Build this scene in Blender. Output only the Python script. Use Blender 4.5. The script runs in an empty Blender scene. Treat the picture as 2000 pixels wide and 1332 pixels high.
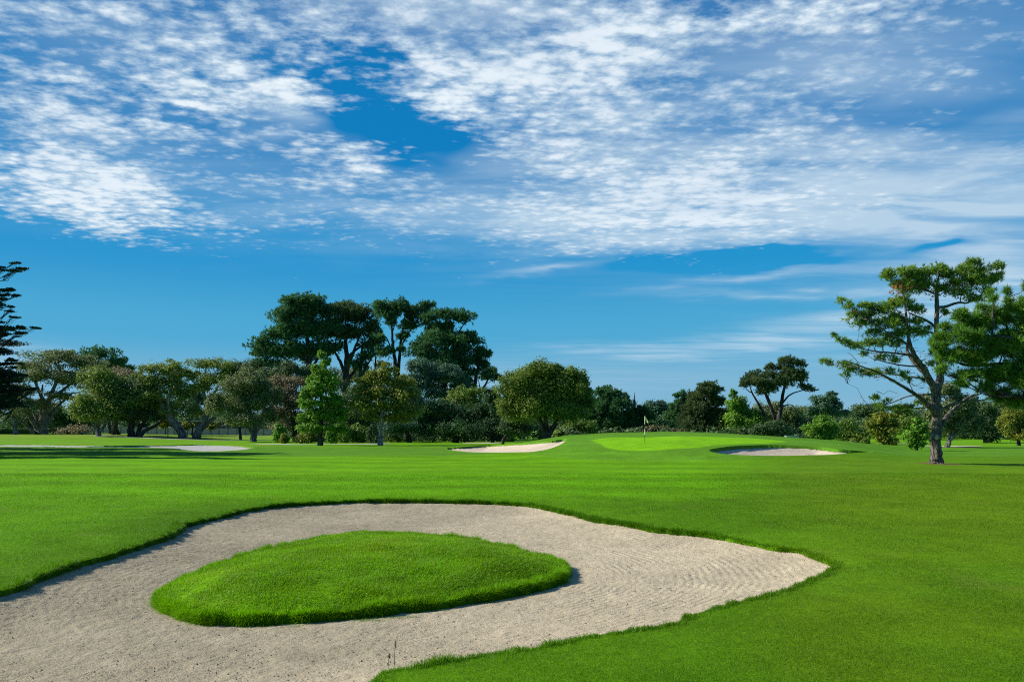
import bpy, math, random
import numpy as np
from mathutils import Vector

# ------------------------------------------------------------------ camera, sky, sun, exposure
F = 1555.6            # focal length in photograph pixels (28 mm on a 36 mm frame)
CAMH = 2.2            # eye height above the fairway
HZ = 835.0            # horizon row
scene = bpy.context.scene
cam_d = bpy.data.cameras.new("camera")
cam_d.lens = 28.0; cam_d.sensor_width = 36.0; cam_d.shift_y = (HZ - 666.0) / 2000.0
cam_d.clip_start = 0.1; cam_d.clip_end = 20000.0
cam = bpy.data.objects.new("camera", cam_d)
cam.location = (0, 0, CAMH); cam.rotation_euler = (math.radians(90), 0, 0)
scene.collection.objects.link(cam); scene.camera = cam

scene.view_settings.view_transform = 'Standard'
scene.view_settings.look = 'None'
scene.view_settings.gamma = 1.0
scene.view_settings.use_curve_mapping = False
scene.view_settings.exposure = 0.45
scene.render.engine = 'CYCLES'
scene.cycles.max_bounces = 6; scene.cycles.diffuse_bounces = 3; scene.cycles.transmission_bounces = 3
scene.cycles.transparent_max_bounces = 8
scene.cycles.use_denoising = False; scene.cycles.pixel_filter_type = 'BLACKMAN_HARRIS'; scene.cycles.filter_width = 1.05

SUN_EL = math.radians(34.0)
SUN_AZ = math.radians(-82.0)      # measured from +Y towards +X: the sun stands to the left, a little ahead
SUN_DIR = Vector((math.sin(SUN_AZ) * math.cos(SUN_EL), math.cos(SUN_AZ) * math.cos(SUN_EL), math.sin(SUN_EL)))
sl = bpy.data.lights.new("sun", 'SUN'); sl.energy = 5.0; sl.angle = math.radians(0.55); sl.color = (1.0, 0.945, 0.86)
so = bpy.data.objects.new("sun", sl); so.rotation_euler = SUN_DIR.to_track_quat('Z', 'Y').to_euler(); so.location = (0, 0, 60)
scene.collection.objects.link(so)

class X:
    """tiny expression helper: Math nodes by operators"""
    def __init__(s, nt, sock): s.nt, s.s = nt, sock
    def _m(s, op, *args, clamp=False):
        n = s.nt.nodes.new('ShaderNodeMath'); n.operation = op; n.use_clamp = clamp
        for i, a in enumerate((s,) + args):
            if isinstance(a, X): s.nt.links.new(a.s, n.inputs[i])
            else: n.inputs[i].default_value = float(a)
        return X(s.nt, n.outputs[0])
    def __add__(s, o): return s._m('ADD', o)
    def __sub__(s, o): return s._m('SUBTRACT', o)
    def __mul__(s, o): return s._m('MULTIPLY', o)
    def __truediv__(s, o): return s._m('DIVIDE', o)
    def mad(s, a, b): return s._m('MULTIPLY_ADD', a, b)
    def clamp(s): return s._m('ADD', 0.0, clamp=True)
    def max(s, o): return s._m('MAXIMUM', o)
    def min(s, o): return s._m('MINIMUM', o)
    def pow(s, o): return s._m('POWER', o)
    def smooth(s, a, b, lo=0.0, hi=1.0):
        n = s.nt.nodes.new('ShaderNodeMapRange'); n.interpolation_type = 'SMOOTHSTEP'
        s.nt.links.new(s.s, n.inputs['Value'])
        for k, v in zip(('From Min', 'From Max', 'To Min', 'To Max'), (a, b, lo, hi)):
            if isinstance(v, X): s.nt.links.new(v.s, n.inputs[k])
            else: n.inputs[k].default_value = v
        return X(s.nt, n.outputs['Result'])

def noise_node(nt, vec, scale, detail=3.0, rough=0.5, dist=0.0, dims='3D', out='Fac', lac=2.0):
    n = nt.nodes.new('ShaderNodeTexNoise'); n.noise_dimensions = dims
    n.inputs['Scale'].default_value = scale; n.inputs['Detail'].default_value = detail
    n.inputs['Roughness'].default_value = rough; n.inputs['Distortion'].default_value = dist
    n.inputs['Lacunarity'].default_value = lac
    nt.links.new(vec, n.inputs['Vector'])
    return X(nt, n.outputs[out])

def mixrgb(nt, fac, a, b, mode='MIX'):
    n = nt.nodes.new('ShaderNodeMix'); n.data_type = 'RGBA'; n.blend_type = mode
    for k, v in ((0, fac), (6, a), (7, b)):
        if isinstance(v, X): nt.links.new(v.s, n.inputs[k])
        elif hasattr(v, 'links'): nt.links.new(v, n.inputs[k])
        elif k == 0: n.inputs[0].default_value = v
        else: n.inputs[k].default_value = (*v, 1.0)
    return n.outputs[2]

def vecmath(nt, op, a, b=None):
    n = nt.nodes.new('ShaderNodeVectorMath'); n.operation = op
    for i, v in enumerate((a, b)):
        if v is None: continue
        if hasattr(v, 'links'): nt.links.new(v, n.inputs[i])
        else: n.inputs[i].default_value = v
    return n

def build_world():
    w = bpy.data.worlds.new("World"); scene.world = w; w.use_nodes = True
    nt = w.node_tree; nt.nodes.clear()
    out = nt.nodes.new('ShaderNodeOutputWorld'); bg = nt.nodes.new('ShaderNodeBackground')
    bg.inputs['Strength'].default_value = 0.1
    sky = nt.nodes.new('ShaderNodeTexSky'); sky.sky_type = 'NISHITA'; sky.sun_disc = False
    sky.sun_elevation = SUN_EL; sky.sun_rotation = SUN_AZ
    sky.altitude = 0; sky.air_density = 1.0; sky.dust_density = 0.25; sky.ozone_density = 3.0
    tc = nt.nodes.new('ShaderNodeTexCoord')
    d = tc.outputs['Generated']
    sep = nt.nodes.new('ShaderNodeSeparateXYZ'); nt.links.new(d, sep.inputs[0])
    x, y, z = (X(nt, sep.outputs[i]) for i in range(3))
    az = x._m('ARCTAN2', y); el = z._m('ARCSINE')
    zz = z.max(0.0) + 0.035
    comb = nt.nodes.new('ShaderNodeCombineXYZ')
    nt.links.new((x / zz).s, comb.inputs[0]); nt.links.new((y / zz).s, comb.inputs[1])
    p = comb.outputs[0]                       # a flat cloud deck seen in perspective
    warp = noise_node(nt, p, 2.3, 2.0, 0.5)
    warp2 = noise_node(nt, vecmath(nt, 'ADD', p, (31.7, 12.1, 0)).outputs[0], 2.1, 3.0, 0.55)
    amp = el.smooth(0.08, 0.40, 0.03, 0.15)
    ae = nt.nodes.new('ShaderNodeCombineXYZ')
    nt.links.new(((warp - 0.5) * amp + az).s, ae.inputs[0]); nt.links.new(((warp2 - 0.5) * amp * 0.6 + el).s, ae.inputs[1])
    def gauss(cx, cy, rx, ry, rot=0.0):
        u = (cx - 1000.0) / F; v = (HZ - cy) / F
        a0 = math.atan(u); e0 = math.atan(v / math.sqrt(1 + u * u))
        k = math.cos(a0)
        m = nt.nodes.new('ShaderNodeMapping'); m.vector_type = 'TEXTURE'
        m.inputs['Location'].default_value = (a0, e0, 0)
        m.inputs['Rotation'].default_value = (0, 0, math.radians(rot))
        m.inputs['Scale'].default_value = (rx / F * k * k, ry / F * k, 1)
        nt.links.new(ae.outputs[0], m.inputs['Vector'])
        dp = vecmath(nt, 'DOT_PRODUCT', m.outputs[0], m.outputs[0])
        c = nt.nodes.new('ShaderNodeMath'); c.operation = 'POWER'; c.inputs[0].default_value = math.exp(-1.0)
        nt.links.new(dp.outputs['Value'], c.inputs[1])
        return X(nt, c.outputs[0])
    def field(items, base=0.0):
        acc = None
        for (cx, cy, rx, ry, rot, wt) in items:
            g = gauss(cx, cy, rx, ry, rot)
            acc = g * wt + base if acc is None else g.mad(wt, acc)
        return acc
    # where broken altocumulus lies (weights add to a coverage value)
    M = field(SKY_CELLS, SKY_BASE)
    V = field(SKY_VEIL, 0.0)
    # below ~11 degrees the cells stop
    M = M - el.smooth(0.275, 0.16, 0.0, 0.85)
    n_big = noise_node(nt, p, 3.0, 6.0, 0.58)
    # small cells, slightly stretched into rows
    mp = nt.nodes.new('ShaderNodeMapping'); mp.inputs['Rotation'].default_value = (0, 0, math.radians(-14)); mp.inputs['Scale'].default_value = (1.0, 1.25, 1)
    nt.links.new(p, mp.inputs['Vector'])
    n_cell = noise_node(nt, mp.outputs[0], 11.0, 4.0, 0.5, 0.1)
    vor = nt.nodes.new('ShaderNodeTexVoronoi'); vor.feature = 'SMOOTH_F1'; vor.inputs['Scale'].default_value = 17.0
    vor.inputs['Smoothness'].default_value = 0.55
    wv = vecmath(nt, 'MULTIPLY_ADD', noise_node(nt, mp.outputs[0], 9.0, 2.0, out='Color').s, (0.07, 0.07, 0))
    nt.links.new(mp.outputs[0], wv.inputs[2]); nt.links.new(wv.outputs[0], vor.inputs['Vector'])
    cell = (n_cell - 0.5) * 1.1 + (n_big - 0.5) * 2.3 - X(nt, vor.outputs['Distance']) * 0.80 + 0.30
    n_fine = noise_node(nt, mp.outputs[0], 34.0, 5.0, 0.62)
    dens = cell + (M - 0.5) * 1.0 + (n_fine - 0.5) * 1.15
    a_cell = dens.smooth(-0.50, 0.52)
    # veil: smooth, streaky
    mp2 = nt.nodes.new('ShaderNodeMapping'); mp2.inputs['Rotation'].default_value = (0, 0, math.radians(8)); mp2.inputs['Scale'].default_value = (0.45, 1.4, 1)
    nt.links.new(p, mp2.inputs['Vector'])
    n_v = noise_node(nt, mp2.outputs[0], 2.6, 5.0, 0.55, 0.6)
    a_veil = (V * (n_v.smooth(0.3, 0.68, 0.35, 1.15))).clamp()
    a_cell = a_cell * (V * -0.45 + 1.0).min(1.0).max(0.5)
    one_minus = (a_cell * -1.0 + 1.0) * (a_veil * -0.8 + 1.0)
    alpha = (one_minus * -1.0 + 1.0).clamp()
    horizon_fade = el.smooth(0.0, 0.05, 0.3, 1.0)
    alpha = (alpha * horizon_fade).min(0.97)
    # cloud colour: bright where dense, cooler where thin
    ccol = mixrgb(nt, (dens.smooth(0.05, 0.75)), (4.2, 5.3, 6.2), (6.3, 6.9, 7.35))
    # clear-air colour by height, laid over the Nishita sky (polarised, clean marine air)
    rp = nt.nodes.new('ShaderNodeValToRGB'); rp.color_ramp.interpolation = 'EASE'
    nt.links.new((el * (1.0 / 0.7)).s, rp.inputs['Fac'])
    while len(rp.color_ramp.elements) < len(SKY_RAMP): rp.color_ramp.elements.new(0.5)
    for e, (pos, c) in zip(rp.color_ramp.elements, SKY_RAMP):
        e.position = pos; e.color = (*c, 1)
    rs = vecmath(nt, 'SCALE', rp.outputs[0]); rs.inputs['Scale'].default_value = 7.4
    tint = mixrgb(nt, 0.97, sky.outputs[0], rs.outputs[0])
    col = mixrgb(nt, alpha, tint, ccol)
    nt.links.new(col, bg.inputs['Color']); nt.links.new(bg.outputs[0], out.inputs[0])
    w.cycles.sampling_method = 'MANUAL'; w.cycles.sample_map_resolution = 512

SKY_RAMP = [(0.0, (.25, .47, .63)), (0.07, (.18, .44, .645)), (0.16, (.065, .385, .645)), (0.30, (.010, .285, .61)), (0.50, (.0, .20, .51)), (0.75, (.0, .15, .43)), (1.0, (.0, .10, .33))]
SKY_BASE = 0.13
SKY_CELLS = [  # centre px, centre py, radius x, radius y, rotation, weight
    (1250, 280, 340, 150, -18, 0.60), (1120, 450, 280, 60, 4, 0.62), (1450, 430, 250, 50, 0, .25), (1120, 90, 260, 90, 0, 0.40),
    (800, 10, 330, 60, 0, 0.40), (330, 30, 420, 60, 0, 0.38), (150, 140, 300, 45, -6, 0.45), (450, 150, 240, 30, -4, 0.30),
    (160, 250, 130, 38, 0, 0.60), (520, 190, 110, 20, 0, 0.70), (350, 195, 50, 12, 0, 0.6), (640, 215, 70, 20, 0, 0.4),
    (130, 340, 240, 80, -8, 0.50), (230, 420, 240, 60, -8, 0.85), (660, 330, 180, 35, -10, 0.34), (560, 390, 200, 30, -6, -0.2), (880, 130, 150, 30, 0, 0.4), (620, 440, 200, 30, 0, 0.22),
    (880, 210, 90, 30, -20, 0.5), (1500, 400, 340, 100, 0, 0.30), (1650, 50, 330, 70, 0, 0.42), (1500, 30, 200, 40, 0, .2),
    (760, 255, 110, 36, -12, -0.55), (600, 370, 240, 60, 0, .22), (450, 60, 200, 50, 0, .2), (690, 110, 90, 26, -8, -0.35), (1490, 110, 150, 26, 0, -0.40), (1880, 230, 200, 40, 0, -0.30), (700, 30, 60, 20, 0, -.15),
]
SKY_VEIL = [
    (1820, 390, 360, 110, 0, 1.15), (1250, 430, 400, 60, 0, 0.60), (1300, 280, 380, 160, 0, 0.55), (1700, 130, 350, 90, 0, 0.35),
    (860, 40, 280, 60, 0, 0.60), (560, 240, 120, 35, 0, 0.55), (700, 390, 330, 80, 0, 0.33), (1960, 560, 190, 80, 0, 0.85), (150, 290, 300, 110, 0, 0.30),
    (1690, 622, 190, 18, 3, 0.75), (1510, 667, 150, 17, 0, 0.85), (1250, 688, 170, 14, -3, 0.60), (1580, 575, 260, 8, -3, 0.5), (1420, 545, 160, 8, 4, .4),
    (1080, 528, 110, 8, 6, 0.5), (0, 700, 150, 30, 0, 0.4), (1450, 505, 240, 16, 0, -0.85), (1840, 480, 70, 11, 0, -1.0), (1600, 512, 120, 12, 0, -.3),
    (760, 255, 130, 40, -12, -0.5), (690, 110, 90, 30, 0, -.4), (1750, 700, 200, 20, 0, 0.25), (1050, 740, 400, 40, 0, 0.22), (200, 60, 300, 60, 0, 0.25), (1800, 225, 220, 28, 0, -0.25),
]
build_world()

# ------------------------------------------------------------------ helpers
COL = scene.collection
rng = np.random.default_rng(7)

def tag(o, label=None, cat=None, group=None, kind=None):
    if label: o['label'] = label
    if cat: o['category'] = cat
    if group: o['group'] = group
    if kind: o['kind'] = kind
    return o

def empty(name, loc, label=None, cat=None, group=None):
    o = bpy.data.objects.new(name, None); COL.objects.link(o); o.location = loc
    o.empty_display_size = 0.2
    return tag(o, label, cat, group)

def link_mesh(name, verts, faces, mat, parent=None, smooth=False, attrs=None, origin=None):
    """faces: (M,k) int array or list of such arrays; verts in world space"""
    verts = np.asarray(verts, dtype=np.float32)
    if parent is not None:
        verts = verts - np.array(parent.location, dtype=np.float32)
    elif origin is not None:
        verts = verts - np.array(origin, dtype=np.float32)
    if not isinstance(faces, list): faces = [faces]
    faces = [np.asarray(f, dtype=np.int32) for f in faces if len(f)]
    me = bpy.data.meshes.new(name)
    nl = sum(f.size for f in faces); nf = sum(len(f) for f in faces)
    me.vertices.add(len(verts)); me.vertices.foreach_set('co', verts.ravel())
    me.loops.add(nl); me.polygons.add(nf)
    me.loops.foreach_set('vertex_index', np.concatenate([f.ravel() for f in faces]))
    starts = []; off = 0
    for f in faces:
        starts.append(off + np.arange(len(f)) * f.shape[1]); off += f.size
    me.polygons.foreach_set('loop_start', np.concatenate(starts).astype(np.int32))
    me.update(calc_edges=True)
    me.polygons.foreach_set('use_smooth', np.full(nf, smooth, dtype=bool))
    if attrs:
        for k, v in attrs.items():
            if v.ndim == 2:
                a = me.attributes.new(k, 'FLOAT_COLOR', 'POINT')
                a.data.foreach_set('color', np.concatenate([v, np.ones((len(v), 1))], 1).astype(np.float32).ravel())
            else:
                a = me.attributes.new(k, 'FLOAT', 'POINT'); a.data.foreach_set('value', v.astype(np.float32))
    me.materials.append(mat)
    o = bpy.data.objects.new(name, me); COL.objects.link(o)
    if parent is not None: o.parent = parent
    elif origin is not None: o.location = origin
    return o

def vnoise(x, y, seed=0):
    """smooth value noise in -1..1"""
    xi = np.floor(x).astype(np.int64); yi = np.floor(y).astype(np.int64)
    fx = x - xi; fy = y - yi
    fx = fx * fx * (3 - 2 * fx); fy = fy * fy * (3 - 2 * fy)
    def h(a, b):
        n = (a * 374761393 + b * 668265263 + seed * 1442695041) & 0x7fffffff
        n = ((n ^ (n >> 13)) * 1274126177) & 0x7fffffff
        return ((n ^ (n >> 16)) & 0xffff) / 32767.5 - 1.0
    a = h(xi, yi); b = h(xi + 1, yi); c = h(xi, yi + 1); d = h(xi + 1, yi + 1)
    return (a * (1 - fx) + b * fx) * (1 - fy) + (c * (1 - fx) + d * fx) * fy

def fbm(x, y, octs=3, seed=0):
    s = 0; a = 1.0; t = 0
    for i in range(octs):
        s = s + a * vnoise(x * 2 ** i, y * 2 ** i, seed + i * 17); t += a; a *= 0.5
    return s / t

def sstep(a, b, x):
    t = np.clip((x - a) / (b - a), 0, 1); return t * t * (3 - 2 * t)

def smooth_poly(pts, n=6):
    """closed Catmull-Rom through pts"""
    P = np.asarray(pts, dtype=float); N = len(P); out = []
    for i in range(N):
        p0, p1, p2, p3 = P[i - 1], P[i], P[(i + 1) % N], P[(i + 2) % N]
        for k in range(n):
            t = k / n
            out.append(0.5 * ((2 * p1) + (-p0 + p2) * t + (2 * p0 - 5 * p1 + 4 * p2 - p3) * t * t + (-p0 + 3 * p1 - 3 * p2 + p3) * t ** 3))
    return np.array(out)

def sdf(px, py, poly, chunk=60000):
    """signed distance to closed polygon, negative inside; also gradient direction"""
    px = np.asarray(px, float).ravel(); py = np.asarray(py, float).ravel()
    D = np.empty(len(px)); GX = np.empty(len(px)); GY = np.empty(len(px))
    A = poly; B = np.roll(poly, -1, 0); E = B - A; L2 = (E ** 2).sum(1) + 1e-12
    for s in range(0, len(px), chunk):
        x = px[s:s + chunk, None]; y = py[s:s + chunk, None]
        wx = x - A[None, :, 0]; wy = y - A[None, :, 1]
        t = np.clip((wx * E[None, :, 0] + wy * E[None, :, 1]) / L2[None], 0, 1)
        dx = wx - t * E[None, :, 0]; dy = wy - t * E[None, :, 1]
        d2 = dx * dx + dy * dy; j = d2.argmin(1); r = np.arange(len(j))
        d = np.sqrt(d2[r, j])
        c1 = (A[None, :, 1] > y) != (B[None, :, 1] > y)
        xin = A[None, :, 0] + (y - A[None, :, 1]) * E[None, :, 0] / np.where(np.abs(E[None, :, 1]) < 1e-12, 1e-12, E[None, :, 1])
        inside = (np.sum(c1 & (x < xin), 1) % 2) == 1
        sg = np.where(inside, -1.0, 1.0)
        D[s:s + chunk] = d * sg
        GX[s:s + chunk] = sg * dx[r, j] / (d + 1e-9); GY[s:s + chunk] = sg * dy[r, j] / (d + 1e-9)
    return D, GX, GY

# ------------------------------------------------------------------ terrain
RU = np.array([(800, 0), (875, 0.0), (950, .12), (1020, .38), (1060, .58), (1110, .80), (1200, .94), (1330, 1.0), (1450, .86), (1550, .68),
               (1650, .46), (1720, .20), (1770, .04), (1810, 0)], float)
RUx = (RU[:, 0] - 1000) / F
PY = np.array([(0, 0), (48, 0), (51, .1), (54, .32), (57, .62), (62, 1.0), (70, 1.45), (80, 1.79), (83, 1.78), (92, .9), (102, 0.15), (110, 0), (9000, 0)], float)

def smooth_interp(x, xp, fp):
    w = (xp[-2] - xp[1]) * 0.004
    return (np.interp(x - 2 * w, xp, fp) + 2 * np.interp(x - w, xp, fp) + 3 * np.interp(x, xp, fp) + 2 * np.interp(x + w, xp, fp) + np.interp(x + 2 * w, xp, fp)) / 9

def pyprof(Y):
    return sum(np.interp(Y + k, PY[:, 0], PY[:, 1]) for k in (-2, -1, 0, 1, 2)) / 5

def H0(x, y):
    """ground without bunkers"""
    x = np.asarray(x, float); y = np.asarray(y, float)
    u = x / np.maximum(y, 5.0)
    h = pyprof(y) * smooth_interp(u, RUx, RU[:, 1])
    h = h + 0.7 * sstep(112, 165, y) * sstep(0.36, 0.52, -u) * sstep(2500, 400, y)
    h = h + 0.05 * fbm(x / 9.0, y / 9.0, 2, 3) * sstep(26, 45, y) * sstep(400, 150, y)
    h = h + 0.02 * fbm(x / 3.0, y / 3.0, 2, 5)
    h = h + 0.35 * fbm(x / 40.0, y / 40.0, 2, 9) * sstep(100, 170, y) * sstep(1500, 400, y)
    # the far side of the near bunker is a soft rolled bank
    return h

def px_on_plane(px, py, z):
    Y = (CAMH - z) * F / (py - HZ)
    return (px - 1000) / F * Y, Y

def px_on_ground(px, py, lift=0.0):
    """march a view ray down to H0"""
    ys = np.arange(20, 170, 0.1)
    xs = (px - 1000) / F * ys; zs = CAMH + (HZ - py) / F * ys
    hit = np.nonzero(zs <= H0(xs, ys) + lift)[0]
    i = hit[0] if len(hit) else len(ys) - 1
    return xs[i], ys[i]

# near bunker outline (photo px, py, assumed z)
OUT_PX = [(0,1162,-.1),(60,1140,-.12),(130,1116,-.14),(200,1098,-.16),(270,1078,-.18),(330,1056,-.2),(352,1041,-.2),(366,1031,-.2),(420,1018,-.22),(480,1003,-.22),
  (540,995,-.24),(620,990,-.25),(700,986,-.25),(780,985,-.25),(850,986,-.25),(930,988,-.25),(1000,991,-.25),(1060,998,-.24),(1110,1008,-.22),(1160,1020,-.2),(1215,1031,-.2),
  (1290,1044,-.18),(1370,1050,-.17),(1430,1062,-.16),(1500,1076,-.14),(1560,1083,-.12),(1600,1095,-.1),(1628,1106,-.08),
  (1612,1121,-.06),(1580,1136,-.06),(1540,1151,-.06),(1500,1163,-.06),(1440,1178,-.06),(1400,1189,-.06),(1340,1208,-.06),(1280,1222,-.06),(1200,1238,-.06),(1120,1250,-.06),
  (1060,1261,-.06),(1000,1272,-.06),(940,1280,-.06),(880,1289,-.06),(820,1300,-.06),(765,1312,-.06),(735,1322,-.06),(712,1334,-.06),(680,1375,-.06),(560,1450,-.06),
  (250,1530,-.06),(-150,1500,-.06),(-420,1420,-.06),(-520,1330,-.08),(-420,1260,-.1),(-200,1205,-.1)]
ISL_PX = [(300,1186,-.4),(312,1164,-.38),(345,1140,-.36),(400,1113,-.32),(460,1091,-.3),(520,1074,-.28),(590,1058,-.26),(650,1047,-.24),(720,1041,-.22),(780,1039,-.2),(850,1041,-.2),
  (920,1049,-.22),(990,1064,-.24),(1050,1082,-.27),(1090,1097,-.32),(1111,1112,-.36),(1108,1128,-.4),(1080,1143,-.4),(1020,1160,-.42),(950,1174,-.42),(880,1186,-.42),(800,1197,-.42),
  (700,1208,-.42),(600,1216,-.42),(500,1221,-.42),(430,1222,-.42),(380,1218,-.42),(330,1205,-.42)]
def to_world(pts): return np.array([px_on_plane(a, b, z) for a, b, z in pts])
def wobble(poly, amp, fr, seed):
    nx = np.roll(poly[:, 1], -1) - np.roll(poly[:, 1], 1); ny = np.roll(poly[:, 0], 1) - np.roll(poly[:, 0], -1)
    l = np.hypot(nx, ny) + 1e-9
    w = amp * fbm(poly[:, 0] * fr, poly[:, 1] * fr, 3, seed)
    return poly + np.stack([nx / l * w, ny / l * w], 1)
OUTER = wobble(smooth_poly(to_world(OUT_PX), 5), 0.11, 2.4, 11)
ISLE = wobble(smooth_poly(to_world(ISL_PX), 8), 0.09, 3.0, 12)
GL_PX = [(872,875.5),(900,873),(960,869.5),(1020,865.5),(1070,861.5),(1100,857.5),(1106,859),(1098,866),(1080,874),(1055,880),(1020,883),(940,883.5),(900,881)]
GR_PX = [(1388,880.5),(1400,875.5),(1440,871),(1490,869),(1540,869.5),(1600,873),(1640,878),(1690,881.5),(1700,883.5),(1660,885),(1620,888),(1560,889.5),(1480,889.5),(1420,887)]
FL_PX = [(-200,868),(0,868),(100,868.5),(180,869.5),(250,870.5),(330,869.5),(400,868.2),(450,869.5),(485,872.5),(492,875),(470,878.5),(430,881),(385,881),(360,878.5),(330,875),(250,873.7),(100,872.8),(0,872),(-200,871.5)]
GREENL = smooth_poly([px_on_ground(a, b) for a, b in GL_PX], 5)
GREENR = smooth_poly([px_on_ground(a, b) for a, b in GR_PX], 5)
FARL = smooth_poly([px_on_ground(a, b) for a, b in FL_PX], 4)
BUNK = [(GREENL, 0.14, 0.35, 1.2), (GREENR, 0.20, 0.62, 1.3), (FARL, 0.08, 0.25, 2.0)]   # outline, lip, depth, ramp
PUTT_PX = [(1156,859.5),(1200,854.5),(1300,852.5),(1400,853),(1470,856),(1535,862.5),(1500,866),(1440,867),(1390,870.5),(1356,875),(1278,880),(1215,879.5),(1184,874),(1172,867)]
PUTT = smooth_poly([px_on_ground(a, b) for a, b in PUTT_PX], 6)

def ringsdf(x, y):
    """near bunker: (distance to outer outline, distance to island); negative inside"""
    x = np.asarray(x, float); y = np.asarray(y, float)
    do = np.full(x.shape, 50.0); di = np.full(x.shape, 50.0); g = np.zeros(x.shape + (4,))
    m = (x > -14) & (x < 12) & (y > 3) & (y < 29)
    if m.any():
        d, gx, gy = sdf(x[m], y[m], OUTER); do[m] = d; g[m, 0] = gx; g[m, 1] = gy
        d, gx, gy = sdf(x[m], y[m], ISLE); di[m] = d; g[m, 2] = gx; g[m, 3] = gy
    return do, di, g

def turf_z(x, y, do, di):
    base = H0(x, y)
    far = sstep(15, 21, y)
    bank = -(0.05 + 0.07 * far) * np.exp(-np.maximum(do, 0) / (0.5 + 0.5 * far)) + 0.04 * far * np.exp(-((do - 1.6) / 1.2) ** 2)
    z = np.where(do < 49, base + bank, base)
    inn = np.maximum(-di, 0)
    zi = -0.33 + 0.42 * (1 - np.exp(-inn / 1.1)) + 0.05 * fbm(x * 0.7, y * 0.7, 2, 31) * sstep(0, 1, inn)
    z = np.where(di <= 0.004, zi, z)
    sand = (do < -0.004) & (di > 0.004)
    return np.where(sand, -1.0, z)

def sand_z(x, y, do, di):
    a = np.maximum(-do, 0)
    z = -0.13 - 0.27 * (1 - np.exp(-a / 1.2)) - 0.06 * sstep(15, 22, y) * np.exp(-a / 0.8)
    z = z - 0.03 * np.exp(-np.maximum(di, 0) / 0.5)
    right = sstep(3.5, 6.5, x)
    z = z + right * 0.05 * np.exp(-a / 0.9)
    z = z + 0.02 * fbm(x * 0.8, y * 0.8, 3, 41)
    return z

def axis(segs):
    out = [segs[0][0]]
    for a, b, s0, s1 in segs:
        v = a
        while v < b - 1e-6:
            t = (v - a) / (b - a); v = v + s0 * (s1 / s0) ** t
            out.append(min(v, b))
    return np.unique(np.round(out, 4))
xs = axis([(0, 10, .06, .06), (10, 13, .08, .12), (13, 34, .14, .2), (34, 75, .25, 1.2), (75, 400, 1.5, 12), (400, 4000, 15, 300)])
xs = np.concatenate([-xs[:0:-1], xs])
ys = axis([(-60, 0, 6, 2), (0, 5, .6, .2), (5, 26, .06, .07), (26, 50, .09, .25), (50, 86, .18, .22), (86, 170, .35, 1.2), (170, 700, 1.6, 16), (700, 5000, 20, 400)])
GX, GY = np.meshgrid(xs, ys)
shape = GX.shape
gx = GX.ravel(); gy = GY.ravel()
do, di, g = ringsdf(gx, gy)
# pull vertices close to an outline exactly onto it
CELL = 0.045
m = np.abs(do) < CELL
gx = gx - np.where(m, do * g[:, 0], 0); gy = gy - np.where(m, do * g[:, 1], 0); do = np.where(m, 0.0, do)
m = np.abs(di) < CELL
gx = gx - np.where(m, di * g[:, 2], 0); gy = gy - np.where(m, di * g[:, 3], 0); di = np.where(m, 0.0, di)
gz = turf_z(gx, gy, do, di)
for poly, lip, dep, ramp in BUNK:
    lo = poly.min(0) - 1.5; hi = poly.max(0) + 1.5
    mk = np.nonzero((gx > lo[0]) & (gx < hi[0]) & (gy > lo[1]) & (gy < hi[1]))[0]
    d, ax_, ay_ = sdf(gx[mk], gy[mk], poly)
    s = np.abs(d) < 0.1
    gx[mk] -= np.where(s, d * ax_, 0); gy[mk] -= np.where(s, d * ay_, 0); d = np.where(s, 0.0, d)
    gz[mk] = np.where(d < -0.004, gz[mk] - dep - 1.0, gz[mk])

def project(x, y, z):
    y = np.maximum(y, 0.5)
    return 1000 + x / y * F, HZ - (z - CAMH) / y * F

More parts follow.
